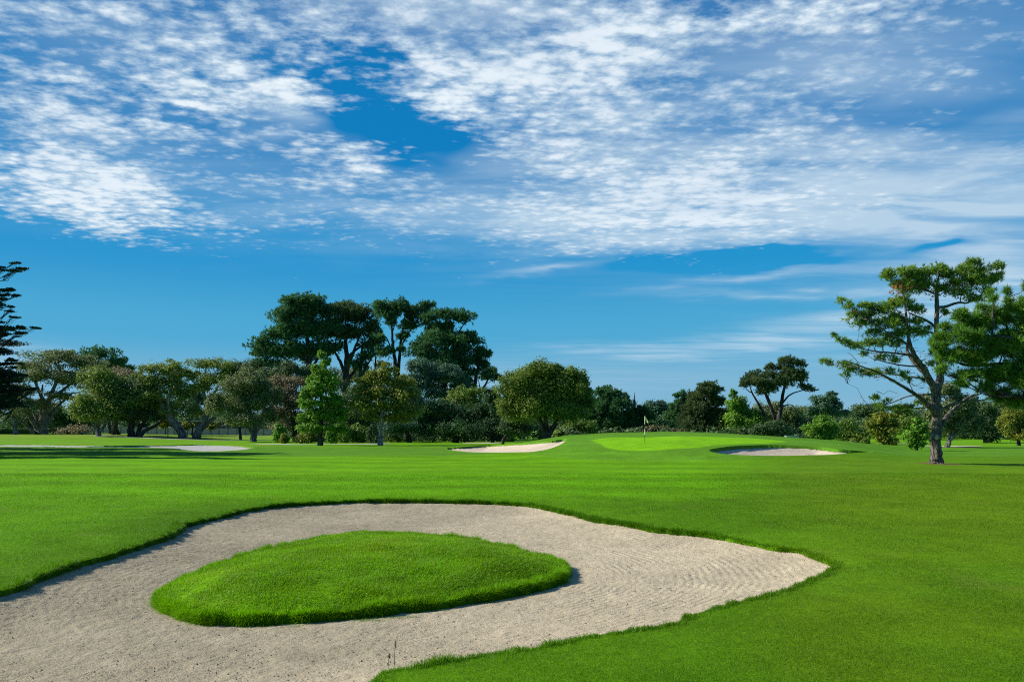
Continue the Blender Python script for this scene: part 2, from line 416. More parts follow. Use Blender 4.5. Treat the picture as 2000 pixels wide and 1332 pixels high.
def grass_color(x, y, z, do=None, di=None):
    """linear base colour of the turf: mowing heights, dry and lush patches"""
    px, py = project(x, y, z)
    rough = np.array([0.080, 0.192, 0.0022]); fair = np.array([0.108, 0.280, 0.0012]); deep = np.array([0.046, 0.142, 0.003]); olive = np.array([0.122, 0.200, 0.004])
    putt = np.array([0.165, 0.400, 0.005]); semi = np.array([0.088, 0.220, 0.014]); dry = np.array([0.20, 0.17, 0.045])
    n1 = fbm(x / 2.3, y / 2.3, 3, 51); n2 = fbm(x / 7.0, y / 11.0, 3, 52); n3 = fbm(x / 0.6, y / 0.6, 2, 53)
    c = np.tile(rough, (len(x), 1))
    def mix(c, col, w): return c * (1 - w[:, None]) + col * w[:, None]
    # fairway: a mown swathe crossing the picture from left to the foot of the green
    u = x / np.maximum(y, 1)
    nearF = 24.5 + 1.2 * np.sin(x * 0.15) + n2 * 1.2
    farF = 62 - 8.0 * sstep(-0.1, 0.25, u)
    wf = sstep(-3.0, 3.0, y - nearF) * sstep(2.5, -2.5, y - farF) * sstep(0.36, 0.22, u + 0.03 * n2)
    c = mix(c, fair, np.clip(wf, 0, 1))
    # left foreground is fairway too, a little darker
    wl = sstep(0.5, 3, do) * sstep(-2.0, -5.0, x) * sstep(27, 22, y) if do is not None else 0 * x
    c = mix(c, fair * 0.9, np.clip(wl, 0, 1) * 0.75)
    # mowing stripes on the fairway
    st = np.sin((y * 0.92 + x * 0.12 + 1.5 * n2) * 2 * np.pi / 4.6)
    c = c * (1 + 0.11 * st * np.clip(wf, 0, 1))[:, None]
    # right foreground: olive rough with lush patches
    wr = sstep(0.24, 0.42, u) * sstep(62, 40, y)
    c = mix(c, olive, np.clip(wr * (0.40 + 0.5 * n2), 0, 1))
    c = mix(c, deep, np.clip(sstep(0.05, 0.45, n2 + 0.35 * n1) * sstep(18, 13, y) * 0.45, 0, 1))
    # turf darkens towards the far rim of the near bunker
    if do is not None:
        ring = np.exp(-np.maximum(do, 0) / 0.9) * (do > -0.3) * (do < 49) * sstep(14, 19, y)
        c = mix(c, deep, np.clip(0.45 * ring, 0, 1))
        isl = di < 0.02
        ic = np.array([0.135, 0.300, 0.002]) * (1 + 0.22 * n1 + 0.12 * n3)[:, None]
        ic = ic * (1 - 0.45 * np.clip(n2 + n1, 0, 1)[:, None]) + np.array([0.24, 0.25, 0.01]) * 0.45 * np.clip(n2 + n1, 0, 1)[:, None]
        c = np.where(isl[:, None], ic, c)
    # rough beyond and around the green
    gm = (y > 46) & (y < 100) & (x > -8) & (x < 45)
    wg = np.zeros(len(x)); wc = np.zeros(len(x))
    if gm.any():
        d, _, _ = sdf(x[gm], y[gm], PUTT)
        wg[gm] = sstep(0.25, -0.25, d); wc[gm] = sstep(7.0, 5.5, d + n2[gm]) * (1 - wg[gm])
    c = mix(c, semi, np.clip(sstep(58, 64, y) * (1 - wg), 0, 1) * 0.8)
    c = mix(c, semi * 1.15, np.clip(wc * 0.6, 0, 1))
    c = mix(c, putt, wg)
    # far meadows: brighter yellow-green, brownish bands
    far = sstep(84, 105, y)
    c = mix(c, np.array([0.125, 0.300, 0.004]), far * 0.8)
    c = mix(c, dry, np.clip(sstep(0.15, 0.6, fbm(x / 16.0, y / 9.0, 2, 61)) * sstep(60, 100, y) * (1 - wg) * (x < 0), 0, 1) * 0.22)
    c = mix(c, dry * 1.2, np.clip(sstep(140, 150, y) * sstep(-45, -60, x) * sstep(-110, -95, x) , 0, 1) * 0.35)
    c = c * (1 + 0.16 * n1 + 0.10 * n3)[:, None]
    dryp = sstep(0.42, 0.7, fbm(x / 1.1 + 40, y / 1.1, 3, 71)) * (y < 40) * 0.16
    c = mix(c, dry, dryp)
    # bare mulch round the big pine
    r = np.hypot(x - PINE_X, (y - PINE_Y) * 0.9) + 0.25 * n3
    c = mix(c, np.array([0.16, 0.10, 0.05]), sstep(1.35, 0.95, r) * 0.85)
    c = np.where((z < -0.7)[:, None], np.array([[.045, .032, .018]]), c)
    return np.clip(c, 0.001, 0.9)
PINE_Y = 48.5; PINE_X = (1832 - 1000) / F * PINE_Y
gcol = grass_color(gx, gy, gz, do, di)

def new_mat(name, rough=0.9, spec=0.2):
    m = bpy.data.materials.new(name); m.use_nodes = True
    nt = m.node_tree; b = nt.nodes['Principled BSDF']
    b.inputs['Roughness'].default_value = rough; b.inputs['Specular IOR Level'].default_value = spec
    return m, nt, b

def turf_mat():
    m, nt, b = new_mat("turf", 0.95, 0.05)
    at = nt.nodes.new('ShaderNodeAttribute'); at.attribute_name = 'Col'
    tc = nt.nodes.new('ShaderNodeTexCoord'); o = tc.outputs['Object']
    f1 = noise_node(nt, o, 38.0, 3.0, 0.6); f2 = noise_node(nt, o, 7.0, 4.0, 0.6); f3 = noise_node(nt, o, 1.3, 4.0, 0.6)
    v = (f1 - 0.5) * 1.1 + (f2 - 0.5) * 0.9 + (f3 - 0.5) * 0.55 + 1.0
    sc = vecmath(nt, 'SCALE', at.outputs['Color']); nt.links.new(v.s, sc.inputs['Scale'])
    nt.links.new(sc.outputs[0], b.inputs['Base Color'])
    bp = nt.nodes.new('ShaderNodeBump'); bp.inputs['Strength'].default_value = 0.5; bp.inputs['Distance'].default_value = 0.03
    nt.links.new((f1 * 0.7 + f2).s, bp.inputs['Height']); nt.links.new(bp.outputs[0], b.inputs['Normal'])
    return m
M_TURF = turf_mat()
nx_, ny_ = shape[1], shape[0]
idx = np.arange(nx_ * ny_).reshape(ny_, nx_)
quads = np.stack([idx[:-1, :-1], idx[:-1, 1:], idx[1:, 1:], idx[1:, :-1]], -1).reshape(-1, 4)
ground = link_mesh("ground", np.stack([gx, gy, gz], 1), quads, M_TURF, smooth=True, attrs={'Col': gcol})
tag(ground, kind='structure')

def sand_mat(name, c1, c2, near=True):
    m, nt, b = new_mat(name, 0.95, 0.1)
    tc = nt.nodes.new('ShaderNodeTexCoord'); o = tc.outputs['Object']
    big = noise_node(nt, o, 0.35, 3.0, 0.55); mid = noise_node(nt, o, 2.2, 4.0, 0.6); fine = noise_node(nt, o, 42.0, 3.0, 0.65)
    sx = nt.nodes.new('ShaderNodeSeparateXYZ'); nt.links.new(o, sx.inputs[0])
    side_tone = X(nt, sx.outputs[0]).smooth(-5.0, 3.5, -0.28, 0.22) if near else X(nt, sx.outputs[0]) * 0.0      # the left of the near bunker is darker, its right lighter
    col = mixrgb(nt, ((big - 0.5) * 1.0 + (mid - 0.5) * 0.6 + 0.5 + side_tone).clamp(), c1, c2)
    fin2 = noise_node(nt, o, 95.0, 2.0, 0.6)
    k_ = 1.0 if near else 0.25
    grain = (fine - 0.5) * (1.05 * k_) + (fin2 - 0.5) * (0.7 * k_) + (mid - 0.5) * 0.25 + 1.0
    # scattered dark pebbles
    vo = nt.nodes.new('ShaderNodeTexVoronoi'); vo.inputs['Scale'].default_value = 34.0; vo.inputs['Randomness'].default_value = 1.0
    nt.links.new(o, vo.inputs['Vector'])
    speck = X(nt, vo.outputs['Distance']).smooth(0.08, 0.20, 0.35, 1.0).max(noise_node(nt, o, 3.1, 2.0).smooth(0.5, 0.56, 1.0, 0.0))
    if near: grain = grain * speck
    sc = vecmath(nt, 'SCALE', col); nt.links.new(grain.s, sc.inputs['Scale'])
    nt.links.new(sc.outputs[0], b.inputs['Base Color'])
    h = fine * 0.5 + mid * 0.6
    if near:
        at = nt.nodes.new('ShaderNodeAttribute'); at.attribute_name = 'ring'
        ring = X(nt, at.outputs['Fac']) + (noise_node(nt, o, 1.5, 1.0, 0.5) - 0.5) * 0.10
        rake = (ring * (2 * math.pi / 0.13))._m('SINE') * 0.7 + (ring * (2 * math.pi / 0.47))._m('SINE') * 0.25
        rk = nt.nodes.new('ShaderNodeAttribute'); rk.attribute_name = 'raked'
        patch = noise_node(nt, o, 0.9, 3.0, 0.6).smooth(0.40, 0.62) * X(nt, rk.outputs['Fac']) + 0.12
        h = h + rake * patch * 0.20
        grain = grain * (rake * patch * 0.05 + 1.0)
        lump = noise_node(nt, o, 11.0, 3.0, 0.6)
        h = h + lump * 1.2
    bp = nt.nodes.new('ShaderNodeBump'); bp.inputs['Strength'].default_value = 0.7; bp.inputs['Distance'].default_value = 0.035 if near else 0.08
    nt.links.new(h.s, bp.inputs['Height']); nt.links.new(bp.outputs[0], b.inputs['Normal'])
    return m

def sheet(name, lo, hi, step, keep, zf, mat, attrs=None):
    X1 = np.arange(lo[0], hi[0], step); Y1 = np.arange(lo[1], hi[1], step)
    A, B = np.meshgrid(X1, Y1); a = A.ravel(); b = B.ravel()
    k, z, at = keep(a, b)
    id_ = np.arange(a.size).reshape(A.shape)
    q = np.stack([id_[:-1, :-1], id_[:-1, 1:], id_[1:, 1:], id_[1:, :-1]], -1).reshape(-1, 4)
    q = q[k[q].all(1)]
    used = np.unique(q); remap = np.zeros(a.size, int); remap[used] = np.arange(len(used))
    V = np.stack([a, b, z], 1)[used]
    at = {kk: vv[used] for kk, vv in at.items()}
    return link_mesh(name, V, remap[q], mat, smooth=True, attrs=at)

def near_keep(a, b):
    do, di, _ = ringsdf(a, b)
    k = (do < 0.16) & (di > -0.16)
    z = sand_z(a, b, do, di)
    z = np.where(do > 0.02, z - 0.05, z); z = np.where(di < -0.02, z - 0.05, z)
    # sweep lines follow the bend round the island
    ring = di.copy()
    ring = ring + 0.10 * fbm(a * .35, b * .35, 1, 77)
    raked = 0.35 + 0.65 * sstep(-1, 2, a) 
    lumps = 0.010 * fbm(a * 9, b * 9, 2, 79)
    return k, z + lumps, {'ring': ring, 'raked': raked}
M_SAND = sand_mat("bunker_sand", (0.255, 0.220, 0.145), (0.52, 0.438, 0.295))
s1 = sheet("bunker_sand", OUTER.min(0) - .3, OUTER.max(0) + .3, 0.035, near_keep, None, M_SAND)
tag(s1, kind='structure')
M_SAND2 = sand_mat("green_bunker_sand", (0.50, 0.41, 0.30), (0.62, 0.52, 0.39), near=False)
M_SAND3 = sand_mat("far_bunker_sand", (0.36, 0.35, 0.33), (0.44, 0.43, 0.40), near=False)  # darker grey: the tree shade on this sand is put into its colour
for (poly, lip, dep, ramp), nm, mt, st in zip(BUNK, ("green_bunker_sand", "green_bunker_sand", "far_bunker_sand"), (M_SAND2, M_SAND2, M_SAND3), (.15, .15, .3)):
    def keep(a, b, poly=poly, lip=lip, dep=dep, ramp=ramp):
        d, _, _ = sdf(a, b, poly)
        inn = np.maximum(-d, 0)
        z = H0(a, b) - lip - dep * (1 - np.exp(-inn / ramp)) + 0.03 * fbm(a * 1.3, b * 1.3, 3, 91)
        z = np.where(d > 0.03, z - 0.25, z)
        return d < 0.6, z, {}
    tag(sheet(nm, poly.min(0) - 1, poly.max(0) + 1, st, keep, None, mt), kind='structure')
# ------------------------------------------------------------------ plant materials
def leaf_mat(name, base, alt, trans=0.38, var=0.28, rough=0.6, clump=0.5, gain=2.35):
    m = bpy.data.materials.new(name); m.use_nodes = True
    nt = m.node_tree; nt.nodes.clear()
    out = nt.nodes.new('ShaderNodeOutputMaterial')
    geo = nt.nodes.new('ShaderNodeNewGeometry'); tc = nt.nodes.new('ShaderNodeTexCoord')
    rnd = X(nt, geo.outputs['Random Per Island'])
    cl = noise_node(nt, tc.outputs['Object'], clump, 2.0, 0.5)
    col = mixrgb(nt, ((cl - 0.5) * 2.2 + rnd * 0.5 + 0.25).clamp(), base, alt)
    sc = vecmath(nt, 'SCALE', col); nt.links.new(((rnd * (2 * var) + (1 - var)) * gain).s, sc.inputs['Scale'])
    df = nt.nodes.new('ShaderNodeBsdfPrincipled'); df.inputs['Roughness'].default_value = rough; df.inputs['Specular IOR Level'].default_value = 0.25
    tr = nt.nodes.new('ShaderNodeBsdfTranslucent')
    nt.links.new(sc.outputs[0], df.inputs['Base Color']); nt.links.new(sc.outputs[0], tr.inputs['Color'])
    mx = nt.nodes.new('ShaderNodeMixShader'); mx.inputs[0].default_value = trans
    nt.links.new(df.outputs[0], mx.inputs[1]); nt.links.new(tr.outputs[0], mx.inputs[2]); nt.links.new(mx.outputs[0], out.inputs[0])
    return m

def bark_mat(name, c1, c2, scale=6.0):
    m, nt, b = new_mat(name, 0.9, 0.1)
    tc = nt.nodes.new('ShaderNodeTexCoord')
    mp = nt.nodes.new('ShaderNodeMapping'); mp.inputs['Scale'].default_value = (1, 1, 0.22); nt.links.new(tc.outputs['Object'], mp.inputs['Vector'])
    n = noise_node(nt, mp.outputs[0], scale, 4.0, 0.65, 0.4); n2 = noise_node(nt, tc.outputs['Object'], scale * 0.25, 3.0, 0.6)
    vo = nt.nodes.new('ShaderNodeTexVoronoi'); vo.feature = 'DISTANCE_TO_EDGE'; vo.inputs['Scale'].default_value = scale * 0.9; nt.links.new(mp.outputs[0], vo.inputs['Vector'])
    crack = X(nt, vo.outputs['Distance']).smooth(0.0, 0.16, 0.35, 1.0)
    col = mixrgb(nt, ((n - 0.5) * 1.8 + (n2 - 0.5) * 1.2 + 0.5).clamp(), c1, c2)
    sc = vecmath(nt, 'SCALE', col); nt.links.new(crack.s, sc.inputs['Scale']); nt.links.new(sc.outputs[0], b.inputs['Base Color'])
    bp = nt.nodes.new('ShaderNodeBump'); bp.inputs['Strength'].default_value = 0.9; bp.inputs['Distance'].default_value = 0.08
    nt.links.new((n + crack * 0.6).s, bp.inputs['Height']); nt.links.new(bp.outputs[0], b.inputs['Normal'])
    return m

L = dict(
    oak_grey=leaf_mat("oak_grey_leaves", (0.045, 0.065, 0.022), (0.105, 0.125, 0.045)),
    oak_olive=leaf_mat("oak_olive_leaves", (0.050, 0.078, 0.014), (0.120, 0.155, 0.028)),
    oak_dark=leaf_mat("oak_dark_leaves", (0.022, 0.042, 0.014), (0.050, 0.085, 0.030)),
    oak_brown=leaf_mat("oak_brown_leaves", (0.060, 0.060, 0.028), (0.130, 0.110, 0.060)),
    pine=leaf_mat("pine_needles", (0.012, 0.036, 0.014), (0.030, 0.070, 0.020), clump=0.3, gain=3.6),
    pine_brown=leaf_mat("pine_brown_needles", (0.016, 0.034, 0.012), (0.042, 0.060, 0.020), clump=0.3, gain=3.3),
    green=leaf_mat("bright_leaves", (0.050, 0.125, 0.010), (0.120, 0.230, 0.020), clump=0.7, gain=1.8),
    olive=leaf_mat("olive_leaves", (0.060, 0.090, 0.012), (0.150, 0.165, 0.024), clump=0.7, gain=1.95),
    moss=leaf_mat("moss_green_leaves", (0.045, 0.085, 0.012), (0.100, 0.140, 0.022), clump=0.5),
    round=leaf_mat("round_oak_leaves", (0.056, 0.098, 0.012), (0.112, 0.155, 0.022), clump=0.5, gain=1.8),
    deep=leaf_mat("deep_green_leaves", (0.012, 0.032, 0.012), (0.032, 0.070, 0.022), clump=0.5),
    teal=leaf_mat("blue_green_leaves", (0.024, 0.058, 0.034), (0.055, 0.100, 0.050), clump=0.4),
    hero=leaf_mat("hero_pine_needles", (0.035, 0.080, 0.010), (0.105, 0.165, 0.020), trans=0.3, clump=0.6, gain=2.5),
    fresh=leaf_mat("fresh_pine_needles", (0.046, 0.112, 0.012), (0.118, 0.230, 0.026), trans=0.3, clump=0.9, gain=1.7),
    cypress=leaf_mat("cypress_fronds", (0.008, 0.020, 0.010), (0.016, 0.034, 0.014), trans=0.05, clump=0.5),
    yellow=leaf_mat("yellow_green_leaves", (0.085, 0.120, 0.010), (0.190, 0.210, 0.025), clump=0.6, gain=1.4),
    dead=leaf_mat("dead_needles", (0.14, 0.05, 0.018), (0.24, 0.10, 0.03), clump=0.6),
)
BK = dict(
    grey=bark_mat("grey_bark", (0.10, 0.085, 0.07), (0.33, 0.30, 0.26), 3.0),
    dark=bark_mat("dark_bark", (0.035, 0.028, 0.022), (0.13, 0.11, 0.095), 3.0),
    pine=bark_mat("pine_bark", (0.07, 0.058, 0.048), (0.28, 0.245, 0.205), 7.0),
    pale=bark_mat("pale_bark", (0.22, 0.19, 0.15), (0.50, 0.45, 0.38), 5.0),
)

# ------------------------------------------------------------------ plant builders
def rand_dirs(n, r):
    v = r.normal(size=(n, 3)); return v / np.linalg.norm(v, axis=1, keepdims=True)

class Tubes:
    def __init__(s): s.V = []; s.Q = []; s.n = 0
    def add(s, pts, rad, sides=6, flare=0.0):
        pts = np.asarray(pts, float); rad = np.asarray(rad, float)
        k = len(pts)
        t = np.gradient(pts, axis=0); t /= np.linalg.norm(t, axis=1, keepdims=True) + 1e-9
        ref = np.array([0.13, 0.97, 0.2]) if abs(t[:, 1]).mean() < 0.8 else np.array([1, 0, 0.1])
        a = np.cross(t, ref); a /= np.linalg.norm(a, axis=1, keepdims=True) + 1e-9
        b = np.cross(t, a)
        th = np.arange(sides) * 2 * np.pi / sides
        ring = pts[:, None] + rad[:, None, None] * (np.cos(th)[None, :, None] * a[:, None] + np.sin(th)[None, :, None] * b[:, None])
        if flare:
            w = 1 + flare * np.sin(th * 3 + 1.0)[None, :, None] * np.linspace(1, 0, k)[:, None, None] ** 4
            ring = pts[:, None] + (ring - pts[:, None]) * w
        s.V.append(ring.reshape(-1, 3))
        i = np.arange(k - 1)[:, None] * sides; j = np.arange(sides)[None]
        q = np.stack([i + j, i + (j + 1) % sides, i + sides + (j + 1) % sides, i + sides + j], -1).reshape(-1, 4)
        s.Q.append(q + s.n); s.n += k * sides
    def build(s, name, mat, parent):
        return link_mesh(name, np.concatenate(s.V), np.concatenate(s.Q), mat, parent, smooth=True)

def curve(p0, p1, sag, r, n=6, wig=0.04):
    """bent limb from p0 to p1: leaves outward, then rises"""
    p0 = np.asarray(p0, float); p1 = np.asarray(p1, float)
    L_ = np.linalg.norm(p1 - p0)
    c = p0 * 0.45 + p1 * 0.55 + np.array([0, 0, -sag * L_])
    t = np.linspace(0, 1, n)[:, None]
    P = (1 - t) ** 2 * p0 + 2 * t * (1 - t) * c + t * t * p1
    w = r.normal(size=P.shape) * wig * L_; w[0] = 0; w[-1] = 0
    return P + w

def densify(P, R, n):
    """smooth polyline resample"""
    P = np.asarray(P, float); R = np.asarray(R, float)
    if len(P) < 3:
        t = np.linspace(0, 1, n)[:, None]
        return P[0] * (1 - t) + P[-1] * t, np.linspace(R[0], R[-1], n)
    out = []; ro = []
    Pe = np.vstack([2 * P[0] - P[1], P, 2 * P[-1] - P[-2]])
    for i in range(len(P) - 1):
        p0, p1, p2, p3 = Pe[i:i + 4]
        for k in range(n):
            t = k / n
            out.append(0.5 * ((2 * p1) + (-p0 + p2) * t + (2 * p0 - 5 * p1 + 4 * p2 - p3) * t * t + (-p0 + 3 * p1 - 3 * p2 + p3) * t ** 3)); ro.append(R[i] * (1 - t) + R[i + 1] * t)
    out.append(P[-1]); ro.append(R[-1])
    return np.array(out), np.array(ro)

def leaf_quads(C, N, S, r, aspect=0.6):
    """one bent-free rhombus per leaf"""
    n = len(C)
    ref = rand_dirs(n, r)
    a = np.cross(N, ref); a /= np.linalg.norm(a, axis=1, keepdims=True) + 1e-9
    b = np.cross(N, a)
    S = S[:, None]
    V = np.stack([C - a * S, C - b * S * aspect, C + a * S, C + b * S * aspect], 1).reshape(-1, 3)
    return V, np.arange(4 * n).reshape(-1, 4)

def tuft_tris(C, D, Ln, n, w, r, spread=0.75):
    """brushes of needles: n blades from each centre, fanned about D"""
    m = len(C)
    d = D[:, None, :] + spread * rand_dirs(m * n, r).reshape(m, n, 3); d /= np.linalg.norm(d, axis=2, keepdims=True)
    d = d.reshape(-1, 3); c = np.repeat(C, n, 0); Ln = np.repeat(Ln, n) * r.uniform(0.7, 1.15, m * n); w = np.repeat(w, n)
    s = np.cross(d, rand_dirs(m * n, r)); s /= np.linalg.norm(s, axis=1, keepdims=True) + 1e-9
    c = c + d * (Ln * 0.12)[:, None]
    V = np.stack([c - s * w[:, None] * .5, c + s * w[:, None] * .5, c + d * Ln[:, None]], 1).reshape(-1, 3)
    return V, np.arange(3 * m * n).reshape(-1, 3)

def P3(px, py, Y, dy=0.0):
    y = Y + dy
    return np.array([(px - 1000) / F * Y, y, CAMH + (HZ - py) / F * Y])

def plant(name, label, cat, group, seed, Y, base, leaf, bark, blobs, limbs=None, style='leaf', dens=1.0, tl=2.6, nn=7, tw=0.75, lpx=1.7, sub=0.30, fill=None, zf=0.75, jit=0.22,
          trunk_r=None, branches=True, depth=0.85, zbase=None, flat=1.0, nsub=1.0, extra=None, up=0.35, floor=None, crown_name='crown', ysc=1.0, br_r=None):
    """blobs: (px, py, rx, ry[, dy]) crown masses; limbs: lists of (px, py, dy, r) polylines, first is the trunk; base: px of the foot"""
    r = np.random.default_rng(seed)
    fill = {'leaf': .22, 'tuft': .10, 'drape': 0.0}[style] if fill is None else fill
    m = Y / F
    bx = (base - 1000) * m
    bz = float(H0(np.array([bx]), np.array([Y]))[0]) - 0.06
    if zbase is not None: bz = zbase
    root = empty(name, (bx, Y, bz), label, cat, group)
    T = Tubes(); skel = []
    bl = []
    for i, b in enumerate(blobs):
        dy = b[4] if len(b) > 4 else r.uniform(-0.35, 0.35) * max(q[2] for q in blobs) * m
        bl.append((P3(b[0], b[1], Y, dy), np.array([b[2] * m, b[2] * m * depth, b[3] * m])))
    top = max(bl, key=lambda q: q[0][2])
    if limbs is None:
        cx = sum(q[0][0] * q[1][0] for q in bl) / sum(q[1][0] for q in bl)
        zt = max(q[0][2] for q in bl); rr = trunk_r or 0.022 * (zt - bz)
        pts = [(bx, Y, bz), (bx + r.normal() * rr * .6, Y + r.normal() * rr * .5, bz + (zt - bz) * .3), (bx * .5 + cx * .5, Y + r.normal() * rr, bz + (zt - bz) * .6), (cx, Y, zt)]
        P, R = densify(pts, [rr, rr * .8, rr * .55, rr * .15], 5)
        T.add(P, R, 8); skel.append((P, R))
    else:
        for k, lm in enumerate(limbs):
            pts = []
            for (a, b, dy, rd) in lm: pts.append(P3(a, b, Y, dy))
            if k == 0: pts[0] = np.array([pts[0][0], Y + lm[0][2], bz - 0.1])
            P, R = densify(pts, [q[3] for q in lm], 5)
            w = r.normal(size=P.shape) * 0.12 * R[:, None]; w[0] = 0
            T.add(P + w, R, 9 if R[0] > .25 else 7, flare=0.15 if k == 0 else 0); skel.append((P, R))
    SP = np.concatenate([s[0] for s in skel]); SR = np.concatenate([s[1] for s in skel])
    # sub-clumps
    LV = []; LF = []; nV = 0
    for c, rad in bl:
        area = rad[0] * rad[2] / (m * m)
        rad = rad * 1.22; sub_ = sub * (1.0 if style == 'tuft' else 1.2)
        ns = max(4, int(nsub * (14 if style == 'tuft' else 11) * (0.30 / sub) ** 2 * r.uniform(.85, 1.15)))
        dirs = rand_dirs(ns, r); dirs[:, 2] = np.where(dirs[:, 2] < -0.35, -dirs[:, 2] * 0.5, dirs[:, 2])
        rr = r.uniform(0.30, 1.04 if style == 'tuft' else .95, ns)
        SC = c + dirs * rr[:, None] * rad
        SRd = rad[None] * sub_ * r.uniform(0.7, 1.35, (ns, 1)); SRd[:, 2] = np.maximum(SRd[:, 2] * flat, SRd[:, 0] * zf * flat)
        # limbs
        if branches:
            d0 = SP - c
            cost = np.hypot(d0[:, 0], d0[:, 1]) + np.abs(d0[:, 2] + 0.5 * np.hypot(d0[:, 0], d0[:, 1])) * 0.8 + 5 * (d0[:, 2] > 0) * d0[:, 2]
            j = int(cost.argmin()); r0 = min(SR[j] * .7, (br_r or 0.10) * np.linalg.norm(SP[j] - c) * 0.22 + 0.02) if br_r is None else min(SR[j] * .8, br_r)
            Pm = curve(SP[j], c, 0.12, r, 6, .03); T.add(Pm, np.linspace(r0, r0 * .45, 6), 5)
            for q in range(ns):
                if r.random() < 0.8:
                    k = int(np.linalg.norm(Pm - SC[q], axis=1).argmin()); k = max(1, min(k, 4))
                    T.add(curve(Pm[k], SC[q], 0.08, r, 5, .05), np.linspace(r0 * .45, r0 * .12 + 0.006, 5), 4)
        tot = int(dens * 5.0 * area * (2.6 / lpx) ** 2 * 0.55)
        per = np.maximum(1, (tot * (SRd[:, 0] * SRd[:, 2]) / (SRd[:, 0] * SRd[:, 2]).sum())).astype(int)
        idx_ = np.repeat(np.arange(ns), per); n = len(idx_)
        d = rand_dirs(n, r); rho = r.uniform(0.25, 1.0, n) ** 0.5 * (1 + jit * r.normal(size=n))
        lc = SC[idx_] + d * rho[:, None] * SRd[idx_]
        nf_ = int(n * fill)
        if nf_:
            dd_ = rand_dirs(nf_, r); lc[:nf_] = c + dd_ * rad * r.uniform(.2, 1.05, (nf_, 1)); d[:nf_] = dd_
            sh_ = r.permutation(n); lc = lc[sh_]; d = d[sh_]
        if floor is not None:
            k_ = lc[:, 2] > CAMH + (HZ - floor) * m + r.normal(size=n) * 2.5 * m; lc = lc[k_]; d = d[k_]; n = len(lc)
            if n < 8: continue
        s = lpx * m * r.uniform(0.6, 1.4, n)
        if style == 'leaf':
            N = d + rand_dirs(n, r) * 0.9 + np.array([0, 0, up]); N /= np.linalg.norm(N, axis=1, keepdims=True)
            V, Fq = leaf_quads(lc, N, s, r)
        elif style == 'tuft':
            D = d * 0.8 + np.array([0, 0, 0.55])
            V, Fq = tuft_tris(lc[::4], D[::4], s[::4] * tl, nn, s[::4] * tw, r)
        elif style == 'drape':
            N = rand_dirs(n, r); N[:, 2] *= 2.0; N /= np.linalg.norm(N, axis=1, keepdims=True)
            V, Fq = leaf_quads(lc, N, s, r, 0.35)
        LV.append(V); LF.append(Fq + nV); nV += len(V)
    T.build('trunk', BK[bark], root)
    cr = link_mesh(crown_name, np.concatenate(LV), np.concatenate(LF), L[leaf], root)
    return root

G_OAK = 'old oaks and cypresses along the left edge of the course'
G_PINE = 'tall pines in the dark grove'
G_BACK = 'trees standing behind the green'
G_RIGHT = 'trees of the right background'
G_SHRUB = 'low shrubs under the trees'
S = 1
# ---- the left edge: old oaks and cypresses
plant('oak_tree', 'small grey-leaved tree standing between the black conifer and the left edge', 'tree', G_OAK, 101, 160, 30, 'oak_grey', 'grey',
      [(15,790,28,22),(45,800,25,18),(-10,800,30,30),(30,770,25,18)], [[(30,850,0,.5),(28,825,0,.35),(20,800,0,.2)],[(29,830,0,.25),(55,800,1,.12)]], dens=.9)
plant('oak_tree', 'broad grey tree with many fanned pale trunks and a flat umbrella crown', 'tree', G_OAK, 102, 165, 80, 'oak_grey', 'grey',
      [(110,700,45,14),(60,718,32,14),(160,712,40,18),(90,735,50,16),(140,745,45,20),(40,740,22,14),(180,750,30,18),(110,690,30,8),(70,790,35,14),(50,762,28,12),(125,775,26,12)],
      [[(80,852,0,1.1),(84,825,0,.8),(92,795,0,.55),(105,760,0,.35),(118,725,0,.2)],[(74,848,0,.7),(66,820,1,.5),(45,800,2,.32),(15,795,2,.2)],[(76,840,0,.6),(62,808,-1,.45),(52,795,-1,.3),(45,775,-1,.2)],
       [(84,838,0,.6),(98,805,1,.45),(110,790,1,.3),(135,768,1,.18)],[(78,842,1,.5),(70,805,2,.4),(68,785,2,.3),(72,750,2,.15)],[(92,795,0,.45),(80,760,-1,.3),(66,730,-1,.15)],[(98,780,0,.4),(125,755,1,.25),(155,735,1,.12)],[(76,846,-1,.4),(58,832,-1,.3),(38,815,-1,.2),(18,815,-1,.12)]],
      dens=.75, sub=.24, flat=.6, br_r=.16, floor=815)
plant('pine_tree', 'dark pine top rising behind the umbrella crowned grey tree', 'tree', None, 103, 205, 215, 'pine', 'dark',
      [(175,700,18,12),(205,695,24,13),(232,712,18,14),(200,725,40,20),(250,722,10,8)], style='tuft', dens=1.2)
plant('oak_tree', 'bushy yellow-olive oak with foliage down to the ground, left of the dark twin trunks', 'tree', G_OAK, 104, 148, 195, 'oak_olive', 'grey',
      [(175,790,35,28),(200,760,42,30),(160,800,25,20),(215,800,32,24),(185,812,38,12),(235,780,22,28),(180,735,30,18)], [[(193,855,0,.5),(190,835,0,.4),(192,800,0,.28),(200,760,0,.15)],[(193,845,0,.35),(204,830,0,.25),(215,800,0,.15)]], dens=1.25, floor=832)
plant('oak_tree', 'dark oak carried on several black spreading trunks at the end of the grey fence', 'tree', G_OAK, 105, 150, 265, 'oak_dark', 'dark',
      [(250,800,38,24),(295,805,36,22),(270,770,40,26),(242,816,22,10),(300,812,28,10),(225,805,18,14)],
      [[(256,857,0,.75),(257,835,0,.6),(262,810,0,.35),(268,780,0,.2)],[(268,857,.5,.55),(270,838,.5,.4),(285,815,.5,.25)],[(274,857,-.5,.5),(284,842,-.5,.35),(306,832,-.5,.25),(320,820,-.5,.12)]], dens=1.25, floor=824)
